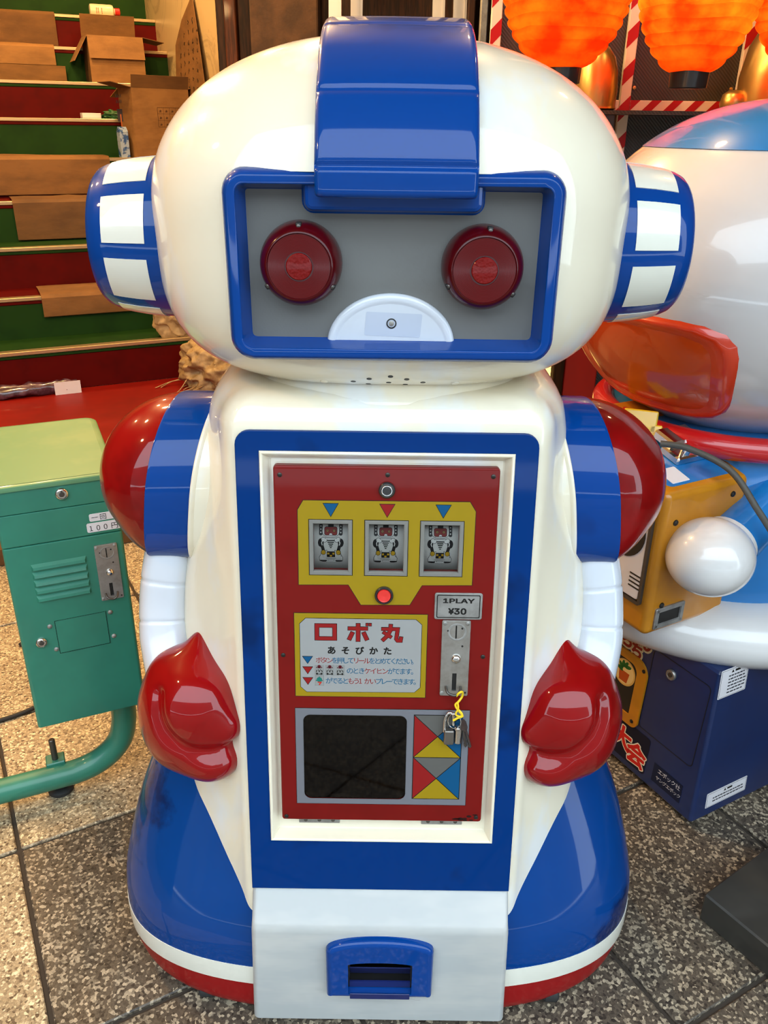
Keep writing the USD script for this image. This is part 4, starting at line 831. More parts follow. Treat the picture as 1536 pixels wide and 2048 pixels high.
def fist_0(P):          # right-hand side of the picture has x > 0
    d = ell(P, (.272, .140, .476), (.071, .078, .086))
    d = smin(d, rcone(P, (.288, .152, .538), (.286, .146, .505), .040, .050), .03)
    d = smin(d, rcone(P, (.2560, .160, .590), (.264, .130, .520), .012, .060), .016)
    d = smin(d, rcone(P, (.252, .114, .520), (.224, .106, .494), .050, .036), .018)
    return smin(d, ell(P, (.240, .120, .436), (.048, .058, .042), Ry(-8)), .018)
def on_front(x, z):
    ys = np.linspace(.02, .20, 400); d = fist_0(np.column_stack([np.full(400, x), ys, np.full(400, z)])); k = np.argmax(d < 0); return (x, ys[k] - .001, z)
GRV = [on_front(x, z) for x, z in catmull([(.302, .548), (.300, .524), (.290, .502), (.272, .483), (.252, .470), (.232, .464), (.212, .463)], 5)] + [(.192, .098, .463), (.178, .12, .463)]
def fist_f(P): return -smin(-fist_0(P), caps(P, GRV, .0062), .016)
fist = star_mesh(fist_f, (.262, .135, .487), .2)
foreP = catmull([(.292, .295, .735), (.303, .272, .690), (.3115, .254, .645), (.3150, .238, .600), (.3125, .215, .555), (.300, .185, .515), (.285, .165, .485)], 18)
tgf = np.gradient(foreP, axis=0); tgf /= np.linalg.norm(tgf, axis=1, keepdims=True)
secs = []
for k in range(len(foreP)):
    t = tgf[k]; x = np.array([1.0, 0, 0]); x = x - t * (x @ t); x /= np.linalg.norm(x); y = np.cross(t, x)
    z = foreP[k][2]; g = .0020 * (math.exp(-((z - .640) / .0017) ** 2) + math.exp(-((z - .583) / .0017) ** 2))
    a, b = superell((.0375 - g, .062 - g), 3.0, 56); secs.append(foreP[k] + a[:, None] * x + b[:, None] * y)
fore = loft(secs)
def dprof(r, zc, yc, N=72):
    out = []
    for t in np.linspace(0, 2 * math.pi, N, endpoint=False):
        c, s = math.cos(t), math.sin(t); n_ = 2.0 + 2.6 * max(0.0, -s)
        k = (abs(c) ** n_ + abs(s) ** n_) ** (-1 / n_); out.append((yc + r * k * c, zc + r * k * s))
    return np.array(out)
SH = []
for x, g in ((.200, 0), (.240, 0), (.300, 0), (.3035, -.0008), (.305, -.004)):
    q = dprof(.1120 + g, .795, .298)
    SH.append(np.column_stack([np.full(len(q), x) + (.80 - q[:, 1]) * .145 + (.298 - q[:, 0]) * .12, q]))
sleeve = loft(SH)
dome_s = []
for t in np.linspace(0, math.pi / 2, 16)[:-1]:
    q = dprof(.1100 * math.cos(t) ** 1.0, .795, .298); k = math.sin(t)
    # the dome's lower corner rounds off as it leaves the sleeve
    qc = np.array([(.298 + .1100 * math.cos(t) * math.cos(a), .795 + .1100 * math.cos(t) * math.sin(a)) for a in np.linspace(0, 2 * math.pi, 72, endpoint=False)])
    w = min(1.0, k * 1.6); q = q * (1 - w) + qc * w
    sh = ((.80 - q[:, 1]) * .145 + (.298 - q[:, 0]) * .12) * (1 - .5 * k)
    dome_s.append(np.column_stack([np.full(72, .300) + .104 * k + sh, q]))
sdome = loft(dome_s)
flange_s = []
for x, g in ((.19, .0), (.236, .0), (.2385, .0030), (.2405, .0036), (.2425, .0030), (.2435, .0012)):
    q = dprof(.1125 + g, .795, .298); flange_s.append(np.column_stack([np.full(len(q), x) + (.80 - q[:, 1]) * .145 + (.298 - q[:, 0]) * .12, q]))
flange = loft(flange_s)
for s in (1, -1):
    off = np.array([-.0045, 0, 0])
    def mm(m, s=s, off=off): m = m.copy() if s > 0 else mirx(m); m.vertices = m.vertices + off; return m
    obj('shoulder_flange', mm(flange), 'white_paint', rb)
    obj('sleeve', mm(sleeve), 'blue_paint', rb, smooth=30)
    obj('shoulder_dome', mm(sdome), 'red_paint', rb, smooth=60)
    obj('forearm', mm(fore), 'cool_white', rb, smooth=60)
    obj('fist', mm(fist), 'red_paint', rb, smooth=True)

# --- keys hanging from the coin hook
kb = thing('key_bunch', 'bunch of keys and a lock barrel hung by a yellow tie from the coin hook', 'keys', tuple(PL(.0943, .3733)[:3, 3] + np.array([RX, 0, 0])))
def K(x, y, z): return tuple(np.array([x, 0, 0]) + put * y + pun * (z - .004))      # rests against the leaning door: x right, y up, z off the door
hk = np.array([.0060, -.0455, .0145])
def KP(*P): return [K(*p_) for p_ in P]
obj('cable_tie', tri([tube(KP(*catmull([(.0030, -.0500, .016), (.0062, -.0440, .0185), (.0105, -.0440, .0160), (.0110, -.0520, .013), (.0062, -.0590, .0150), (.0022, -.0640, .0150), (.0060, -.0710, .0160), (.0105, -.0760, .0165), (.0120, -.0800, .0165), (.0065, -.0825, .0165), (.0000, -.0870, .0160)], 6)), .0016, 8),
                      tube(KP(*catmull([(.0050, -.0600, .0160), (.0060, -.0680, .0170), (.0030, -.0770, .0170), (.0085, -.0800, .0170), (.0118, -.0770, .0165), (.0065, -.0700, .0165)], 6)), .0013, 8)]), 'tie_yellow', kb)
obj('key_ring', tube(KP(*[(.0020 + .0085 * math.cos(a), -.0900 + .0110 * math.sin(a), .0130 + .002 * math.cos(a)) for a in np.linspace(0, 2 * math.pi, 25)]), .0008, 8), 'chrome', kb)
obj('padlock_shackle', tube(KP(*catmull([(-.0105, -.1080, .010), (-.0105, -.0900, .010), (-.0075, -.0810, .010), (-.0035, -.0790, .010), (.0005, -.0830, .010), (.0012, -.0980, .010)], 6)), .0021, 10), 'chrome', kb)
pb = obj('padlock_body', xf(rbox(-.0115, .0022, -.1250, -.1030, .004, .0150, .0025, 2), frame(-pun * .002, (1, 0, 0), put, pun)), 'steel_dark', kb)
obj('lock_barrel', tri([lathe([(.0046, 0), (.0048, .001), (.0048, .020), (.0058, .021), (.0058, .0235), (.005, .0245)], 20, axis(K(.0078, -.1230, .012), put))]), 'chrome', kb)
def key(a, x, y, z):
    m = tri([lathe([(.0072, -.0009), (.0078, 0), (.0072, .0009)], 20), box(-.0022, .0022, -.034, -.004, -.0009, .0009, .0004), box(-.0034, -.002, -.031, -.027, -.0009, .0009), box(-.0032, -.002, -.024, -.021, -.0009, .0009)])
    R = trimesh.transformations.rotation_matrix(math.radians(a), [0, 0, 1]) @ trimesh.transformations.rotation_matrix(math.radians(58), [0, 1, 0])
    return xf(xf(m, R), frame(K(x, y, z), (1, 0, 0), put, pun))
obj('key', key(10, .0135, -.0960, .0120), 'dark_steel', kb, smooth=25); obj('key', key(16, .0165, -.1000, .0085), 'dark_steel', kb, smooth=25)
# ================================================================ green coin box on its bent pipe stand
GY = math.radians(24.0); gu = np.array([math.cos(GY), math.sin(GY), 0])
gb = thing('coin_box', 'mint green metal coin box with pale lid standing on a bent pipe', 'coin box', (-.62, .37, 0), GY)
GF = frame((0, 0, 0), (1, 0, 0), (0, 0, 1))           # front face: x along it, y up, towards the viewer
GW, GD, GZ0, GZ1 = .190, .31, .252, .722
body = rrect(0, 0, GW, GD, (.006, .006, .022, .022), 5)
def gslab(z0, z1, b): return sweep(body, [(b, z0), (b * .3, z0 + b * .3), (0, z0 + b), (0, z1 - b), (b * .3, z1 - b * .3), (b, z1)])
obj('cabinet', gslab(GZ0, .6165, .0030), 'green_body', gb, smooth=30)
obj('upper_body', gslab(.6175, .6745, .0022), 'green_body', gb, smooth=30)
ld = gslab(.6755, GZ1 - .002, .0012)
obj('lid_band', ld, 'green_body', gb, smooth=30)
lid = sweep(rrect(-.003, -.003, GW + .003, GD + .003, (.006, .006, .026, .026), 5), [(0, GZ1 - .006), (0, GZ1 - .002), (.001, GZ1 + .001), (.004, GZ1 + .003), (.012, GZ1 + .0038)])
obj('lid', lid, 'green_lid', gb, smooth=30)
def glock(x, z, r, name):
    M = frame((x, 0, z), (1, 0, 0), (0, 0, 1))
    k = obj(name, lathe([(r, 0), (r, .0025), (r * .9, .0045), (r * .72, .0055), (r * .66, .0045), (r * .5, .0045)], 28, M), 'chrome', gb)
    obj('keyway', tri([lathe([(r * .42, .003), (r * .42, .0052), (r * .34, .0056), (0, .0056)], 18, M), xf(box(-.0012, .0012, .001, r * .6, .0052, .0064), M)]), 'dark_steel', k)
glock(.104, .7005, .0105, 'lid_lock'); glock(.0325, .431, .0098, 'door_lock')
for k in range(5):
    z = .5765 - k * .0150
    a = box(.036, .128, -.0055, .002, z - .0052, z + .0044)
    lv = trimesh.convex.convex_hull(np.array([(.038, 0, z - .006), (.126, 0, z - .006), (.038, 0, z + .005), (.126, 0, z + .005), (.041, -.0058, z - .0042), (.123, -.0058, z - .0042), (.041, -.0048, z + .0005), (.123, -.0048, z + .0005)]))
    obj('louver', lv, 'green_body', gb, smooth=False)
CM = frame((.1590, -.0002, .5440), (1, 0, 0), (0, 0, 1)) @ np.diag([1, .98, 1, 1]); coin_plate(CM, gb)
hp = Polygon(rrect(.0585, .4010, .1440, .4680)); 
obj('cover_plate', xf(tri([plate(rrect(.0585, .4010, .1440, .4680, .001, 1), .0008, .0003), ]), GF), 'green_body', gb, smooth=False)
gp = Print(); gp.add(hp.difference(hp.buffer(-.0009)), srgb(16, 44, 36), 5); gp.obj('plate_gap', GF, gb)
for x, z in ((.0500, .4590), (.1510, .4640), (.0540, .4110), (.1515, .4140)):
    obj('screw', lathe([(.0042, 0), (.0040, .0014), (.0024, .0026), (0, .0029)], 14, frame((x, 0, z), (1, 0, 0), (0, 0, 1))), 'steel_rough', gb)
for z0, z1, s, x0, pit in ((.6435, .6555, '一回', .1430, .0135), (.6240, .6390, '100円', .1370, .0118)):
    lb = obj('price_label', xf(plate(rrect(x0 - .003, z0 - .0010, .1890, z1 + .0010, .003, 4), .0005, .0001), GF), 'label_white', gb, smooth=False)
    q = Print()
    for g in text(s, x0, z0 + .0016, .0125 if '円' in s else .0115, pitch=pit): q.add(g, (.03, .03, .035), 1)
    q.obj('price_print', frame((0, -.0005, 0), (1, 0, 0), (0, 0, 1)), lb)
# stand: pipe comes down under the box, bends and runs along the floor to the left
pts = catmull([(.155, .10, .262), (.155, .10, .205), (.152, .10, .150), (.138, .10, .105), (.105, .10, .072), (.060, .10, .055), (.0, .10, .052), (-.20, .10, .052), (-.42, .10, .052)], 7)
obj('stand_pipe', tube(pts, .0245, 20), 'green_body', gb, smooth=60)
obj('pipe_flange', cyl((.155, .10, .244), (.155, .10, .2525), .036, 24, b=.002), 'green_body', gb)
ft = obj('levelling_foot', lathe([(.0225, 0), (.0250, .003), (.0250, .009), (.0200, .013), (.0130, .014), (.0130, .020), (.0165, .0205), (.0165, .027), (.012, .0275)], 28, frame((.012, .118, 0), (1, 0, 0), (0, 1, 0))), 'black_rubber', gb)
obj('foot_bolt', cyl((.012, .118, .02), (.012, .118, .132), .0062, 14, b=.0015), 'dark_steel', ft)
obj('foot_bracket', box(-.006, .030, .104, .136, .072, .083, .002), 'green_body', gb, smooth=False)

# ================================================================ second machine on the right: round white capsule top on a navy cabinet
OY = math.radians(28.7); OC = np.array([.61, .40, 0])
om = thing('capsule_arcade_machine', 'round white and blue domed coin game machine on a dark navy cabinet', 'arcade machine', OC, OY)
# local x = along the face turned to the street, y = backwards along the face turned to the robot
def taper(m, k=.075, z1=.42):
    m = m.copy(); c = np.array([.27, .29]); t = np.clip(m.vertices[:, 2] / z1, 0, 1); m.vertices[:, :2] = c + (m.vertices[:, :2] - c) * (1 - k * t)[:, None]; return m
cabm = taper(sweep(rrect(0, 0, .54, .58, .008, 3), [(.004, .012), (0, .018), (0, .350), (.004, .355)]))
obj('cabinet', cabm, 'navy', om, smooth=30)
for x in (.06, .48):
    for y in (.06, .52): obj('cabinet_foot', cyl((x, y, 0), (x, y, .014), .02, 14), 'black_rubber', om)
LFv, RFv = None, None
def lface(v, z): t = min(z / .42, 1); c = .29; return np.array([.27 - .27 * (1 - .075 * t), c + (v - c) * (1 - .075 * t), z])
def face_frame(a, b, c, out):   # origin a, x to b, y towards c
    x = b - a; x /= np.linalg.norm(x); y = c - a; y = y - x * (x @ y); y /= np.linalg.norm(y); z = np.cross(x, y); return frame(a + z * out, x, y, z)
LF = face_frame(lface(.29, 0), lface(.20, 0), lface(.29, .3), .0004)      # x = .29 - v, y = height
p = Print()
def lab(s, x, y, size, pitch, col, line=None, lw=.003, rot=0, grow=0.0):
    g = unary_union(text(s, 0, 0, size, pitch=pitch, grow=grow)); g = affinity.translate(affinity.rotate(g, rot, origin=(0, 0)), x, y)
    if line: p.add(g.buffer(lw), line, 2)
    p.add(g, col, 3)
p.add(Polygon(rrect(.02, .030, .158, .120, .008, 4)), srgb(20, 22, 40), 1)
lab('大', .0560, .0560, .0560, .05, srgb(196, 36, 30), srgb(228, 214, 190), .0026, 0, .0016); lab('会', .1020, .0420, .0540, .05, srgb(196, 36, 30), srgb(228, 214, 190), .0026, 0, .0016)
p.obj('contest_print', LF, om)
p = Print(); p.add(rect(.178, .036, .254, .080), srgb(22, 30, 54), 1)
lab('エポック社', .190, .0640, .0125, .0118, srgb(215, 216, 222)); lab('ヤングエポック', .1880, .0470, .0105, .0094, srgb(205, 206, 212))
p.obj('maker_print', LF, om)
p = Print()
for s, x, y in (('ひ', .0420, .3120), ('ん', .0730, .3050), ('ち', .0570, .2760), ('ち', .0280, .2860)):
    g = affinity.translate(affinity.rotate(unary_union(text(s, 0, 0, .036, grow=.0014)), -6, origin=(0, 0)), x, y)
    p.add(g.buffer(.0042), srgb(226, 206, 160), 1); p.add(g, srgb(150, 40, 28), 2)
p.obj('prize_print', LF, om)
yo = Polygon(rrect(.0, .118, .118, .276, (.016, .016, .034, .016), 6)); yi = Polygon(rrect(.010, .140, .092, .258, (.006, .006, .02, .006), 6))
obj('outlet_frame', xf(trimesh.creation.extrude_polygon(yo.difference(yi), .005, engine='earcut'), LF), 'amber', om, smooth=False)
obj('outlet_hollow', xf(plate(np.array(yi.exterior.coords)[:-1], .0015, .0002), LF), 'dark', om, smooth=False)
p = Print(); p.add(circle(.058, .224, .030), srgb(226, 180, 96), 8); p.add(circle(.058, .224, .026), srgb(240, 204, 130), 9)
p.add(Polygon([(.046, .202), (.068, .202), (.072, .226), (.042, .226)]), srgb(190, 84, 30), 10)
for a in range(5): p.add(affinity.rotate(circle(.058 + .010, .236, .009, ry=.004), 20 + 35 * a, origin=(.057, .230)), srgb(40, 100, 40), 11)
p.obj('plant_sticker', LF, om)
for x, y in ((.108, .258), (.104, .132), (.010, .132)): obj('screw', lathe([(.0042, .004), (.004, .0064), (0, .0076)], 12, LF @ frame((x, y, 0), (1, 0, 0), (0, 1, 0))), 'screw_dark', om)
obj('door_seam', xf(trimesh.creation.extrude_polygon(Polygon(rrect(.118, .130, .262, .318, .01, 4)).difference(Polygon(rrect(.1195, .1315, .2605, .3165, .009, 4))), .0004, engine='earcut'), LF), 'dark', om, smooth=False)
ok = obj('door_lock', lathe([(.0115, 0), (.0115, .003), (.010, .005), (.0075, .005), (.007, .004)], 24, LF @ frame((.170, .289, 0), (1, 0, 0), (0, 1, 0))), 'steel', om)
obj('keyway', lathe([(.0048, .003), (.0048, .0055), (0, .0056)], 16, LF @ frame((.170, .289, 0), (1, 0, 0), (0, 1, 0))), 'dark_steel', ok)
def rface(u, z): t = min(z / .42, 1); return np.array([.27 + (u - .27) * (1 - .075 * t), .29 - .29 * (1 - .075 * t), z])
RF = face_frame(rface(0, 0), rface(.2, 0), rface(0, .3), .0004)
for n_, q, hd in (('warning_label', rrect(.018, .298, .092, .360, .002, 2), 1), ('warning_label', rrect(.036, .036, .150, .072, .002, 2), 0)):
    wl_ = obj(n_, xf(plate(q, .0004, .0001), RF), 'label_white', om, smooth=False)
    p = Print(); x0, y0 = q.min(0); x1, y1 = q.max(0); ink = srgb(60, 60, 66)
    p.add(Polygon(rrect(x0 + .002, y0 + .002, x1 - .002, y1 - .002)).difference(Polygon(rrect(x0 + .0026, y0 + .0026, x1 - .0026, y1 - .0026))), ink, 3)
    p.add(Polygon([((x0 + x1) / 2 - .010, y1 - .0105), ((x0 + x1) / 2 - .003, y1 - .0105), ((x0 + x1) / 2 - .0065, y1 - .0045)]), INK, 3); p.add(rect((x0 + x1) / 2, y1 - .0100, (x0 + x1) / 2 + .014, y1 - .0055), INK, 3)
    y = y1 - .0160; r_ = random.Random(3)
    while y > y0 + .007:
        x = x0 + (.022 if hd else .018)
        while x < x1 - .012:
            w = r_.uniform(.003, .009); p.add(rect(x, y - .0022, min(x + w, x1 - .005), y + .0006), ink, 3); x += w + .0016
        y -= .0072
    p.obj('label_print', RF @ frame((0, 0, .0002), (1, 0, 0), (0, 1, 0)), wl_)
CX, CYY = .25, .285
def spun(prof, seg=96, c=(CX, CYY)): return lathe(prof, seg, frame((c[0], c[1], 0), (1, 0, 0), (0, 1, 0)))
def torus(R, r, z, rz=None, seg=28): return [(R + r * math.cos(a), z + (rz or r) * math.sin(a)) for a in np.linspace(-math.pi, math.pi, seg)]
obj('base_ring', spun(torus(.288, .084, .392, .062), c=(CX + .030, CYY + .012)), 'knob_white', om, smooth=60)
obj('drum', spun([(.255, .40), (.262, .46), (.262, .56), (.252, .66), (.235, .76)]), 'sky_blue', om, smooth=60)
wp = []
for q in np.linspace(0, 1, 24):
    row = []
    for z in np.linspace(.492, .752, 8):
        a = math.radians(-92 + q * np.interp(z, [.492, .53, .60, .75], [34, 52, 62, 62])); r_ = np.interp(z, [.40, .46, .56, .66, .76], [.255, .262, .262, .252, .235]) + .0015
        row.append([CX + r_ * math.cos(a), CYY + r_ * math.sin(a), z])
    wp.append(row)
V = np.array(wp).reshape(-1, 3); F = [[i * 8 + j, (i + 1) * 8 + j, (i + 1) * 8 + j + 1] for i in range(23) for j in range(7)] + [[i * 8 + j, (i + 1) * 8 + j + 1, i * 8 + j + 1] for i in range(23) for j in range(7)]
obj('drum_panel', T(V, F), 'dome_white', om, smooth=60)
obj('collar', spun(torus(.252, .022, .750, .022), c=(CX, CYY)), 'collar_red', om, smooth=60)
st_ = obj('collar_label', rbox(-.013, .013, -.0008, .0008, -.0055, .0055, .0007, 1) if False else xf(plate(rrect(-.0135, -.006, .0135, .006, .001, 2), .0008, .0002), axis((CX + .2745 * math.cos(-2.13), CYY + .2745 * math.sin(-2.13), .750), (math.cos(-2.13), math.sin(-2.13), .0))), 'label_white', om, smooth=False)
DC, DA = np.array([CX - .008, CYY, 1.008]), np.array([.342, .342, .292])
def dpt(lon, lat, off=0.0):
    d = np.array([math.cos(lat) * math.cos(lon), math.cos(lat) * math.sin(lon), math.sin(lat)])
    return DC + d * (DA + off)
dm = lathe([((DA[0]) * math.cos(t), DA[2] * math.sin(t)) for t in np.linspace(-math.pi / 2, math.pi / 2, 56)], 112, frame(DC, (1, 0, 0), (0, 1, 0)))
obj('dome', dm, 'dome_white', om, smooth=60)
capm = lathe([((DA[0] + .0016) * math.cos(t), (DA[2] + .0016) * math.sin(t)) for t in np.linspace(math.radians(47), math.pi / 2, 20)], 96, frame(DC, (1, 0, 0), (0, 1, 0)))
obj('dome_cap', capm, 'sky_blue', om, smooth=60)
# plain orange hatch let into the front of the dome
HL, HB = math.radians(-176), math.radians(-27)
def patch(lo_w, la_w, off, n=40, m=18, e=5.0):
    """rounded patch on the dome: half widths in radians"""
    rows = []
    for k in np.linspace(0, 1, m):
        row = []
        for t in np.linspace(0, 2 * math.pi, n, endpoint=False):
            c, s = math.cos(t), math.sin(t); r = (abs(c) ** e + abs(s) ** e) ** (-1 / e)
            row.append(dpt(HL + lo_w * k * r * c, HB + la_w * k * r * s, off if np.ndim(off) == 0 else float(np.interp(k, off[0], off[1]))))
        rows.append(row)
    V = np.array(rows).reshape(-1, 3); F = []
    for i in range(m - 1):
        for j in range(n):
            a, b, c_, d = i * n + j, i * n + (j + 1) % n, (i + 1) * n + (j + 1) % n, (i + 1) * n + j; F += [[a, d, c_], [a, c_, b]]
    mm = T(V, F)
    if (mm.face_normals * (mm.triangles_center - DC)).sum() < 0: mm.invert()
    return mm
obj('hatch_rim', patch(.60, .36, ([0, .80, .84, .97, 1.0], [.001, .001, .008, .008, -.002])), 'orange_red', om, smooth=50)
obj('hatch_panel', patch(.50, .30, ([0, .9, 1.0], [.004, .003, .001])), 'orange_deep', om, smooth=50)
# amber control box
def ybox(x0, x1, y0, y1, z0, z1, zb):
    P = []
    s = trimesh.creation.icosphere(2, .014).vertices
    for x in (x0, x1):
        for y, zt in ((y0, z1), (y1, zb)):
            for z in (z0, zt): P.append(s + [x + (.014 if x == x0 else -.014), y + (.014 if y == y0 else -.014), z + (.014 if z == z0 else -.014)])
    return trimesh.convex.convex_hull(np.vstack(P))
YX0, YX1, YY0, YY1 = -.123, .075, .085, .36
yb = obj('control_box', ybox(YX0, YX1, YY0, YY1, .435, .712, .775), 'amber', om, smooth=30)
YR = frame((0, YY0, 0), (1, 0, 0), (0, 0, 1)); YL = frame((YX0, 0, 0), (0, -1, 0), (0, 0, 1))
for x, z in ((-.094, .655), (.036, .682), (-.092, .494)): obj('screw', lathe([(.0055, 0), (.005, .002), (0, .0036)], 14, YR @ frame((x, z, 0), (1, 0, 0), (0, 1, 0))), 'screw_dark', yb)
obj('socket_frame', xf(sweep(rrect(-.106, .448, -.036, .490, .003, 3), [(0, 0), (0, .003), (.001, .004), (.008, .004), (.009, .001), (.009, 0)], True), YR), 'steel_rough', yb, smooth=False)
obj('socket_hole', xf(plate(rrect(-.098, .4555, -.044, .4825), .0012, .0002), YR), 'dark', yb, smooth=False)
obj('speaker_plate', xf(plate(rrect(-.330, .500, -.110, .690, .006, 3), .004, .001), YL), 'label_white', yb, smooth=False)
obj('speaker_opening', xf(plate(np.array(circle(-.165, .620, .052, 36).exterior.coords)[:-1], .0052, .0003), YL), 'dark', yb, smooth=False)
obj('speaker_plate_trim', xf(sweep(rrect(-.330, .492, -.102, .698, .006, 3), [(0, 0), (0, .006), (.006, .006), (.006, 0)], True), YL), 'dark_steel', yb, smooth=False)
for k in range(4): obj('sound_slot', xf(plate(rrect(-.135, .520 + k * .008, -.108, .5225 + k * .008), .0050, .0002), YL), 'dark', yb, smooth=False)
sl = math.atan2(.063, YY1 - YY0 - .028); YT = frame((YX0, YY0 + .014, .7118), (1, 0, 0), (0, math.cos(sl), math.sin(sl)))
obj('button_panel', xf(plate(rrect(.020, .004, .172, .200, .012, 4), .0012, .0004), YT), 'sky_blue', yb, smooth=False)
obj('panel_label', xf(plate(rrect(.034, .010, .074, .050, .002, 2), .0020, .0003), YT), 'label_white', yb, smooth=False)
obj('coin_bracket', tri([xf(box(.080, .160, .050, .096, .0, .016, .003), YT), xf(box(.092, .166, .080, .130, .006, .026, .004), YT), xf(cyl((.104, .062, .0), (.104, .062, .030), .009, 16, b=.002), YT)]), 'chrome', yb, smooth=30)
obj('panel_screw', lathe([(.0060, .001), (.0055, .003), (0, .0045)], 14, YT @ frame((.136, .188, 0), (1, 0, 0), (0, 1, 0))), 'dark_steel', yb)
# round white knob and the blue tube behind it
kn = lathe([(.072 * math.cos(t), .066 * math.sin(t)) for t in np.linspace(-math.pi / 2, math.pi / 2, 28)], 48, frame((-.052, .038, .603), (1, 0, 0), (0, 1, 0)))
obj('knob', kn, 'knob_white', om, smooth=60)
obj('knob_collar', lathe([(.050, 0), (.050, .012), (.046, .016), (.0, .016)], 36, axis((-.002, .050, .609), (.92, .22, .32))), 'dome_white', om)
obj('side_tube', tube(catmull([(.025, .058, .606), (.09, .070, .634), (.17, .085, .668), (.26, .10, .70)], 6), [.047] * 18 + [.050], 24), 'sky_blue', om, smooth=60)
obj('power_cable', tube(catmull([(-.060, .175, .760), (-.030, .140, .758), (.004, .075, .735), (.020, .018, .680), (.052, -.020, .618), (.092, -.046, .560), (.140, -.070, .520), (.200, -.09, .49), (.27, -.10, .45), (.34, -.06, .36)], 8), .0055, 10), 'cable_grey', om, smooth=60)
obj('yellow_tab', xf(tri([rbox(-.010, .050, -.020, .020, -.004, .004, .003, 1), rbox(.038, .060, -.030, -.004, -.004, .004, .003, 1)]), axis((CX - .30, CYY - .02, .775), (-.7, -.6, .35))), 'clear_yellow', om)

# ================================================================ things on the ground
sb = obj('floor_slab', xf(box(0, .5, 0, .6, 0, .060, .003), frame((.560, .198, 0), (math.cos(math.radians(-55.5)), math.sin(math.radians(-55.5)), 0), (math.cos(math.radians(34.5)), math.sin(math.radians(34.5)), 0))), 'slab_black', smooth=False, label='black flat metal base plate lying on the tiles at the right edge', cat='base plate')
cb_ = obj('floor_cable', tube(catmull([(-1.55, .70, .005), (-1.2, .66, .005), (-.98, .66, .005), (-.86, .70, .005), (-.79, .78, .005), (-.80, .90, .005), (-.95, 1.0, .005)], 8), .005, 8), 'black_rubber', smooth=60, label='thin dark cable lying on the floor behind the green coin box', cat='cable')

# ================================================================ on the stairs
def onst(s, n, z): return SA + su * s + sn * n + np.array([0, 0, z])
def stthing(name, label, cat, s, n, z, rot=0.0, group=None): return thing(name, label, cat, onst(s, n, z), SY + rot, group)
def sheet(name, label, s0, s1, i, m, drop=.175, depth=.235, lip=.012, seed=0):
    """a bent cardboard sheet over tread i and the riser below it"""
    r_ = np.random.default_rng(seed); z = nz(i) + .0045; y = nn(i)
    pr_ = [(y + depth, z + .002), (y + .12, z + .004), (y + .02, z + .003), (y - .004, z + .002), (y - .014, z - lip), (y - .0150, z - .06), (y - .014, z - drop)]
    xs = np.linspace(s0, s1, 14); V = []
    w = r_.normal(0, .0026, (14, 7)); w[:, :3] = np.abs(w[:, :3])
    for k, x in enumerate(xs):
        for j, (a, b) in enumerate(pr_): V.append((x, a - (abs(w[k, j]) if j > 3 else 0), b + (w[k, j] if j < 3 else 0)))
    V = np.array(V); th = np.array([0, -.0030, .0030]); n_ = 7; V2 = np.vstack([V + th, V]); o_ = len(V); F = []
    for i_ in range(13):
        for j in range(6):
            a, b, c, d = i_ * n_ + j, i_ * n_ + j + 1, (i_ + 1) * n_ + j + 1, (i_ + 1) * n_ + j
            F += [[a, b, c], [a, c, d], [c + o_, b + o_, a + o_], [d + o_, c + o_, a + o_]]
    for k in (0, 13):
        for j in range(6):
            a, b = k * n_ + j, k * n_ + j + 1; F += [[a, b, b + o_], [a, b + o_, a + o_]] if k else [[b, a, a + o_], [b, a + o_, b + o_]]
    for j in (0, 6):
        for k in range(13):
            a, b = k * n_ + j, (k + 1) * n_ + j; F += [[b, a, a + o_], [b, a + o_, b + o_]] if j else [[a, b, b + o_], [a, b + o_, a + o_]]
    obj(name, xf(T(V2, F), STAIR), m, smooth=30, label=label, cat='cardboard')
sheet('cardboard_sheet', 'brown cardboard sheet bent over the second step from the landing', .215, 1.04, 2, 'cardboard_a', .095, seed=1)
sheet('cardboard_sheet', 'dark brown cardboard sheet hanging down the riser below the fourth step', .185, 1.10, 4, 'cardboard_c', .182, depth=.215, seed=2)
sheet('cardboard_sheet', 'brown cardboard sheet over the fifth step, below the plain green riser', -.60, .70, 5, 'cardboard_a', .176, seed=3)
sheet('cardboard_sheet', 'crinkled cardboard sheet over the eighth step left of the open carton', -.70, .585, 8, 'cardboard_b', .10, seed=4)
sheet('cardboard_sheet', 'topmost cardboard sheet under the small bottle on the stairs', -.70, .64, 9, 'cardboard_c', .17, seed=5)
obj('cardboard_sheet', xf(box(-.70, .63, nn(8) - .034, nn(8) - .031, nz(7) + .002, nz(7) + .088), STAIR), 'cardboard_a', smooth=False, label='flat cardboard strip leaning under the crinkled sheet of the eighth step', cat='cardboard')
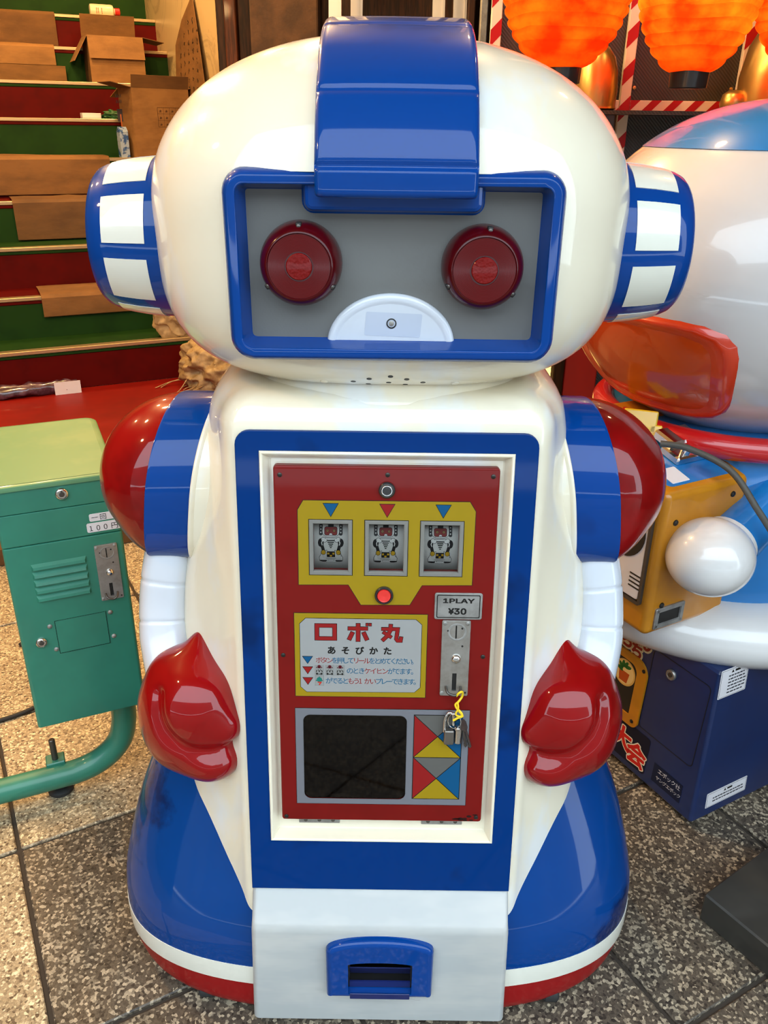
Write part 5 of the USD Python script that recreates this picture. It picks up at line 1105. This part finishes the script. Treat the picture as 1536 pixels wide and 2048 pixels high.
# cartons
def carton(name, label, s, n, z, w, d, h, m, m2, flaps, rot=0.0):
    t = stthing(name, label, 'carton', s, n, z, rot); e = .004
    obj('front_wall', box(0, w, 0, e, 0, h), m, t, smooth=False); obj('back_wall', box(0, w, d - e, d, 0, h), m2, t, smooth=False)
    obj('side_wall', box(0, e, e, d - e, 0, h), m2, t, smooth=False); obj('side_wall', box(w - e, w, e, d - e, 0, h), m, t, smooth=False)
    obj('bottom', box(e, w - e, e, d - e, 0, e), m2, t, smooth=False)
    for side, ln_, ang, mm in flaps:
        a = math.radians(ang); f_ = box(0, {'f': w, 'b': w}.get(side, d), -.0015, .0015, 0, ln_)
        R = trimesh.transformations.rotation_matrix(a, [1, 0, 0]); f_ = xf(f_, R)
        f_ = xf(f_, {'f': frame((0, 0, h), (1, 0, 0), (0, 1, 0)), 'b': frame((w, d, h), (-1, 0, 0), (0, -1, 0)), 'l': frame((0, d, h), (0, -1, 0), (1, 0, 0)), 'r': frame((w, 0, h), (0, 1, 0), (-1, 0, 0))}[side])
        obj('flap', f_, mm, t, smooth=False)
    return t
c1 = carton('open_carton', 'open brown cardboard carton with its front flap folded down on the stairs', .740, 1.53, nz(7), .300, .21, .235, 'cardboard_b', 'cardboard_c', [('f', .115, 168, 'cardboard_b'), ('l', .15, 148, 'cardboard_b'), ('r', .12, 100, 'cardboard_c'), ('b', .12, -12, 'cardboard_a')])
c2 = carton('printed_carton', 'large brown carton with blue print and a small ruled table', .848, .985, nz(5), .325, .16, .335, 'cardboard_b', 'cardboard_b', [('f', .06, 12, 'cardboard_c'), ('l', .11, 78, 'cardboard_c'), ('r', .10, 75, 'cardboard_c'), ('b', .11, 112, 'cardboard_b')], rot=.26)
p = Print(); ink = srgb(74, 52, 34)
tb = Polygon(rrect(.135, .150, .30, .245))
p.add(tb.difference(tb.buffer(-.002)), ink, 3)
for x in (.170, .205, .240): p.add(rect(x, .150, x + .0012, .245), ink, 3)
for y in (.182, .214): p.add(rect(.135, y, .30, y + .0012), ink, 3)
for x in (.145, .180, .215, .25):
    for y in (.158, .190, .222): p.add(rect(x, y, x + .012, y + .003), ink, 3); p.add(rect(x + .002, y + .005, x + .014, y + .008), ink, 3); p.add(rect(x + .006, y, x + .008, y + .012), ink, 3)
p.obj('printed_table', frame((0, 0, 0), (1, 0, 0), (0, 0, 1)), c2)
p = Print(); bl = srgb(56, 58, 72)
p.add(rect(-.085, .175, -.020, .235), bl, 2); p.add(rect(-.052, .130, -.036, .210), srgb(206, 110, 58), 3)
for k in range(2):
    for j in range(4): p.add(stroke([(-.085 + j * .018, .262 + k * .026), (-.078 + j * .018, .278 + k * .026), (-.072 + j * .018, .264 + k * .026)], .004), bl, 2)
p.obj('blue_print', frame((0, 0, 0), (0, -1, 0), (0, 0, 1)) @ frame((-.11, 0, 0), (1, 0, 0), (0, 1, 0)), c2)
pk = stthing('drink_pack', 'small white and blue paper pack beside the printed carton', 'pack', .770, 1.005, nz(5), .1)
obj('pack_body', box(0, .045, 0, .06, 0, .125, .002), 'pack_blue', pk, smooth=False); obj('pack_top', trimesh.convex.convex_hull(np.array([(0, 0, .125), (.045, 0, .125), (0, .06, .125), (.045, .06, .125), (0, .03, .150), (.045, .03, .150)])), 'pack_blue', pk, smooth=False)
bt = stthing('bottle', 'small cream bottle with red cap lying on the top step', 'bottle', .850, nn(9) + .06, nz(9) + .036, -.06)
obj('bottle_body', lathe([(.026, 0), (.034, .004), (.036, .012), (.036, .122), (.033, .134), (.018, .142), (.016, .150)], 28, axis((0, 0, 0), (1, 0, 0))), 'bottle_cream', bt); obj('cap', lathe([(.020, .146), (.020, .172), (.018, .175)], 20, axis((0, 0, 0), (1, 0, 0))), 'cap_red', bt)
p = Print(); [p.add(rect(-.016 + k * .008, .036 + r_, -.011 + k * .008, .040 + r_), srgb(170, 60, 40), 2) for k in range(4) for r_ in (0, .01, .03)]; p.obj('bottle_print', frame((0, -.0362, 0), (0, 0, 1), (1, 0, 0), (0, -1, 0)), bt)
# trash on the sixth step
obj('plastic_tray', xf(tri([box(0, .10, 0, .05, 0, .004), box(0, .10, 0, .004, 0, .028), box(0, .004, 0, .05, 0, .028), box(.096, .10, 0, .05, 0, .028)]), STAIR @ frame((.630, nn(6) + .03, nz(6) + .003), (1, .05, 0), (-.05, 1, 0))), 'label_white', smooth=False, label='small clear plastic tray on the sixth step', cat='tray')
def blob(r, seed, amp=.35, n=4, sc=3.0):
    s_ = trimesh.creation.icosphere(n, 1.0); k = 1 + amp * (meshkit.fbm(s_.vertices * sc + 10, 4, seed) * 2 - 1); return T(s_.vertices * k[:, None] * np.array(r), s_.faces)
obj('leaf_wrapper', xf(blob((.075, .05, .026), 3, .5), STAIR @ frame((.815, nn(6) + .075, nz(6) + .020), (1, 0, 0), (0, 1, 0))), 'leaf_green', smooth=60, label='crumpled dark green wrapper on the sixth step', cat='wrapper')
# landing: rolled plastic bag with a paper label, and straw packing by the wall
rb2 = stthing('rolled_bag', 'rolled dark plastic bag with a white paper label lying on the red landing', 'bag', -.055, -.045, .156 + .026)
bm = tube(catmull([(-.30, .0, 0), (-.10, .004, 0), (.10, -.004, .002), (.26, .0, 0), (.345, .0, -.002)], 12), [.030] * 49, 18); bm.vertices += .010 * (meshkit.fbm(bm.vertices * 34, 3, 5)[:, None] * 2 - 1) * [.3, 1, 1]; bm.vertices[:, 2] = np.maximum(bm.vertices[:, 2], -.0255)
obj('bag', bm, 'bag_dark', rb2, smooth=40); obj('paper_label', xf(box(.245, .355, -.0008, .0008, -.026, .030), frame((0, -.0345, 0), (1, 0, 0), (0, 1, 0))), 'label_white', rb2, smooth=False)
def crumple(r, seed, n=5):
    s_ = trimesh.creation.icosphere(n, 1.0); v = s_.vertices; k = .80 + .5 * meshkit.fbm(v * 2.1 + 10, 4, seed) - .20 * np.abs(2 * meshkit.noise(v * 3.4 + 5, seed + 1) - 1) - .06 * np.abs(2 * meshkit.noise(v * 8 + 3, seed + 2) - 1)
    return T(v * k[:, None] * np.array(r), s_.faces)
ph = stthing('packing_heap', 'crumpled beige packing heap on the landing beside the robot shoulder', 'packing', .95, -.20, .156)
obj('heap', xf(crumple((.23, .15, .17), 8), frame((0, 0, .085), (1, 0, 0), (0, 1, 0))), 'straw', ph, smooth=40)
r_ = random.Random(4)
for k in range(9):
    x, y = r_.uniform(-.40, -.12), r_.uniform(-.10, .06); obj('straw', tube(catmull([(x, y, .004), (x + r_.uniform(.03, .10), y + r_.uniform(-.04, .04), .02), (x + r_.uniform(.10, .20), y + r_.uniform(-.05, .05), r_.uniform(.02, .07))], 5), .0022, 6), 'straw', ph)
obj('packing_sheet', xf(crumple((.15, .06, .17), 12), STAIR @ frame((.82, .05, .34 + .095), (1, 0, 0), (0, 1, 0))), 'straw', smooth=40, label='crumpled beige cloth on the lowest step under the robot ear', cat='cloth')
sg = STAIR @ frame((SE - .040, .74, 1.44), (0, 1, 0), (.060, 0, .998))
sgn = thing('cardboard_sign', 'torn brown cardboard with rows of black pen writing leaning on the marble wall', 'cardboard')
obj('board', xf(trimesh.creation.extrude_polygon(Polygon([(0, -.10), (.67, -.10), (.66, .20), (.50, .31), (.27, .40), (.20, .28)]), .004, engine='earcut'), sg), 'cardboard_a', sgn, smooth=False)
p = Print(); r_ = random.Random(11)
for k in range(5):
    x = .16 + .09 * k
    for j in range(9):
        y = .22 + .05 * (1.5 - abs(k - 1.5)) - j * .045
        if y > -.2: [p.add(stroke([(x + r_.uniform(0, .03), y + r_.uniform(0, .03)), (x + r_.uniform(0, .03), y + r_.uniform(0, .03))], .005), (.02, .016, .012), 1) for _ in range(3)]
p.obj('pen_strokes', sg @ frame((0, 0, -.0012), (1, 0, 0), (0, 1, 0)), sgn)

# ================================================================ back of the shop
def at(px, py, Y):
    dx, dy = px - 768, py - 1024; x = (dx * math.cos(ROLL) + dy * math.sin(ROLL)) / FPX; v = -(-dx * math.sin(ROLL) + dy * math.cos(ROLL)) / FPX
    d = np.array([x, math.cos(PITCH) + math.sin(PITCH) * v, -math.sin(PITCH) + math.cos(PITCH) * v]); return EYE + d * (Y - EYE[1]) / d[1]
wp_ = thing('door_frame', 'dark stained wooden door frame between the marble wall and the ladder', 'door frame')
for x0, x1, y, m in ((-.752, -.712, 3.30, 'wood_dark'), (-.711, -.660, 3.26, 'wood_red'), (-.659, -.585, 3.30, 'wood_dark')):
    obj('post', box(x0, x1, y, y + .09, 0, 3.2, .004), m, wp_, smooth=False)
obj('pillar_wall', box(-.58, -.30, 3.12, 3.41, 0, 3.3, .006), 'plaster_brown', smooth=False, label='rough brown plaster pillar left of the ladder', cat='pillar')
def ladder(name, label, x0, x1, yb, yt, zt, w=.050):
    t = thing(name, label, 'ladder')
    for x in (x0, x1):
        lean = .02 if x == x0 else -.02
        obj('rail', tri([loft([np.array([(x + lean * q - w / 2, y + .0, z), (x + lean * q + w / 2, y, z), (x + lean * q + w / 2, y + .022, z), (x + lean * q - w / 2, y + .022, z)]) for q, y, z in ((0, yb, 0), (1, yt, zt))])]), 'aluminium', t, smooth=False)
        obj('rail_lip', tri([loft([np.array([(x + lean * q + w / 2 - .006, y - .016, z), (x + lean * q + w / 2 + .002, y - .016, z), (x + lean * q + w / 2 + .002, y, z), (x + lean * q + w / 2 - .006, y, z)]) for q, y, z in ((0, yb, 0), (1, yt, zt))])]), 'aluminium', t, smooth=False)
    for k in range(1, 6):
        q = k / 6.2; obj('step', box(x0 + .02 * q, x1 - .02 * q, yb + (yt - yb) * q - .02, yb + (yt - yb) * q + .05, zt * q - .012, zt * q + .012, .003), 'aluminium', t, smooth=False)
    return t
ladder('stepladder', 'aluminium stepladder standing in the dark doorway behind the robot', -.222, .268, 2.64, 2.80, 2.4, .046)
ladder('stepladder', 'second aluminium ladder leaning just behind the first one', -.150, .200, 2.90, 3.02, 2.5, .046)
obj('doorway_panel', box(-.299, .36, 3.30, 3.34, 0, 3.3), 'wood_dark', smooth=False, label='dark brown wooden panel behind the two ladders', cat='panel')
gp_ = thing('grey_posts', 'narrow grey metal post beside the striped tape frame', 'post')
obj('post', box(.300, .325, 2.40, 2.44, 0, 3.0, .003), 'steel_rough', gp_, smooth=False); obj('post', box(.262, .285, 2.44, 2.48, 0, 3.0, .003), 'wood_dark', gp_, smooth=False)
# display rack: frame wrapped in red and white tape, dark mesh panels
RKY = 2.05
rk = thing('display_rack', 'display rack of dark mesh panels framed in red and white striped tape', 'rack')
def taped(x0, x1, z0, z1, y0=RKY - .02, y1=RKY, name='taped_post'):
    vert = (z1 - z0) > (x1 - x0); w = (x1 - x0) if vert else (z1 - z0); L_ = (z1 - z0) if vert else (x1 - x0)
    n_ = obj(name, box(x0, x1, y0, y1, z0, z1, .002), 'tape_white', rk, smooth=False); k = 0; s_ = -w
    fm = frame((x0, y0 - .0006, z0), (1, 0, 0), (0, 0, 1), (0, -1, 0))
    P0 = rect(0, 0, x1 - x0, z1 - z0); pr = Print()
    while s_ < L_:
        q = Polygon([(0, s_), (w, s_ + w), (w, s_ + w + .044), (0, s_ + .044)]) if vert else Polygon([(s_, 0), (s_ + .030, 0), (s_ + .030 + w, w), (s_ + w, w)])
        pr.add(q.intersection(P0), srgb(172, 26, 30), 1); s_ += .100 if vert else .066
    pr.obj('tape_stripe', fm, n_)
taped(.298, .330, .0, 2.9); taped(.708, .740, .0, 2.9); taped(1.062, 1.094, .0, 2.9, name='taped_post')
taped(.331, .707, 1.300, 1.330, name='taped_rail'); taped(.741, 1.061, 1.300, 1.330, name='taped_rail'); taped(1.095, 1.7, 1.300, 1.330, name='taped_rail')
obj('mesh_panel', box(.330, .708, RKY + .001, RKY + .015, 1.33, 2.9), 'mesh_panel', rk, smooth=False); obj('mesh_panel', box(.740, 1.062, RKY + .001, RKY + .015, 1.33, 2.9), 'mesh_panel', rk, smooth=False); obj('mesh_panel', box(1.094, 1.9, RKY + .001, RKY + .015, 1.33, 2.9), 'mesh_panel', rk, smooth=False)
obj('lacquer_panel', box(.330, .708, RKY + .001, RKY + .015, .2, 1.30), 'panel_lacquer', rk, smooth=False, label='brown lacquered panel'); obj('lower_panel', box(.740, 1.9, RKY + .001, RKY + .015, .2, 1.30), 'mesh_panel', rk, smooth=False)
obj('shelf', box(.332, 1.85, RKY - .16, RKY - .021, 1.288, 1.299), 'mesh_panel', rk, smooth=False)
for x in (.345, .695, .752, 1.05): obj('rivet', lathe([(.006, 0), (.005, .003), (0, .004)], 10, frame((x, RKY, 1.365), (1, 0, 0), (0, 0, 1))), 'gold', rk)
# gold domed ornaments on the shelf
g1 = obj('gold_ornament', lathe([(.060, 0), (.066, .004), (.064, .012), (.066, .05), (.062, .10), (.050, .14), (.030, .166), (.010, .176), (0, .177)], 40, frame((.612, RKY - .09, 1.3), (1, 0, 0), (0, 1, 0))), 'gold', smooth=60, label='smooth gold dome on the shelf behind the left lantern', cat='ornament')
g2 = obj('gold_ornament', tri([lathe([(.105, 0), (.116, .006), (.112, .02), (.114, .09), (.100, .17), (.066, .235), (.022, .262), (0, .264)], 44, frame((1.135, RKY - .145, 1.3), (1, 0, 0), (0, 1, 0))), lathe([(.035, 0), (.042, .02), (.036, .045), (.02, .056), (0, .058)], 28, frame((1.015, RKY - .14, 1.3), (1, 0, 0), (0, 1, 0)))]), 'gold', smooth=60, label='larger gold dome with a small one beside it at the right edge', cat='ornament')
# paper lanterns with a lit bulb inside
def lantern(c, R, H, label, seed, power):
    t = thing('paper_lantern', label, 'lantern', c, seed * .7, 'red paper lanterns over the rack')
    prof = []; n_ = 15
    for k in range(n_ * 6 + 1):
        q = k / (n_ * 6); z = -H + 2 * H * q; e = abs(2 * q - 1)
        r = .34 * R + .66 * R * (1 - e ** 2.2) ** .80
        prof.append((r - .006 * abs(math.sin(math.pi * q * n_)) * 0 + .0065 * (abs(math.sin(math.pi * q * n_)) - .6), z))
    o_ = lathe(prof, 56); V = o_.vertices[:len(prof) * 56]; k_ = meshkit.fbm(V * 13 + seed, 3, seed) * 2 - 1; r0 = np.hypot(V[:, 0], V[:, 1]); V[:, :2] *= (1 + .05 * k_)[:, None]; V[:, 2] += .006 * k_
    F = [f for f in o_.faces if max(f) < len(prof) * 56]
    obj('paper_shade', T(V, F), 'paper', t, smooth=50)
    rim = .27 * R + .006
    obj('bottom_ring', lathe([(rim - .006, -H - .036), (rim, -H - .034), (rim + .002, -H + .002), (rim - .008, -H + .002)], 36), 'black_ring', t)
    obj('top_ring', lathe([(rim - .006, H), (rim, H), (rim, H + .034), (rim - .008, H + .034)], 36), 'black_ring', t)
    obj('bulb', lathe([(0, -.055), (.018, -.050), (.027, -.034), (.029, -.018), (.022, .0), (.014, .02)], 24), 'bulb_glass', t)
    obj('bulb_socket', tri([cyl((0, 0, .02), (0, 0, .07), .016, 16), cyl((0, 0, .07), (0, 0, H + .20), .003, 8)]), 'dark_steel', t)
    l = UsdLux.SphereLight.Define(stage, t + '/bulb_light'); l.CreateRadiusAttr(.031); l.CreateColorAttr(Gf.Vec3f(1.0, .60, .22)); l.CreateIntensityAttr(power / (4 * math.pi * math.pi * .031 ** 2)); l.AddTranslateOp().Set(Gf.Vec3d(0, 0, -.018))
lantern((.425, 1.52, 1.585), .158, .20, 'lit red paper lantern with a black ring, left of the two over the rack', 1, 1.05)
lantern((.740, 1.50, 1.578), .146, .20, 'brighter red paper lantern hanging between the two taped posts', 4, 2.1)
lantern((1.075, 1.62, 1.597), .155, .20, 'red paper lantern cut by the right edge of the picture', 7, 1.05)
# things glimpsed between robot and the white dome
bo = thing('red_board', 'upright red board with a dark edge standing between robot and white dome', 'board')
q0 = at(1118, 760, 1.25); obj('board', box(q0[0] + .010, q0[0] + .095, 1.25, 1.275, 0, 1.02, .003), 'board_red', bo, smooth=False); obj('edge', box(q0[0] - .018, q0[0] + .009, 1.24, 1.28, 0, 1.05, .003), 'wood_dark', bo, smooth=False)
q1 = at(1080, 770, 1.55); sg2 = thing('lamplit_board', 'small yellow board behind the neck of the robot, lamplight on it put in as glow', 'sign')
obj('lit_face', box(q1[0] - .10, q1[0] + .03, 1.55, 1.56, q1[2] - .12, q1[2] + .06, .002), 'lamplit_glow', sg2, smooth=False); obj('case', box(q1[0] - .11, q1[0] + .04, 1.561, 1.63, 0, q1[2] + .07, .004), 'wood_dark', sg2, smooth=False)
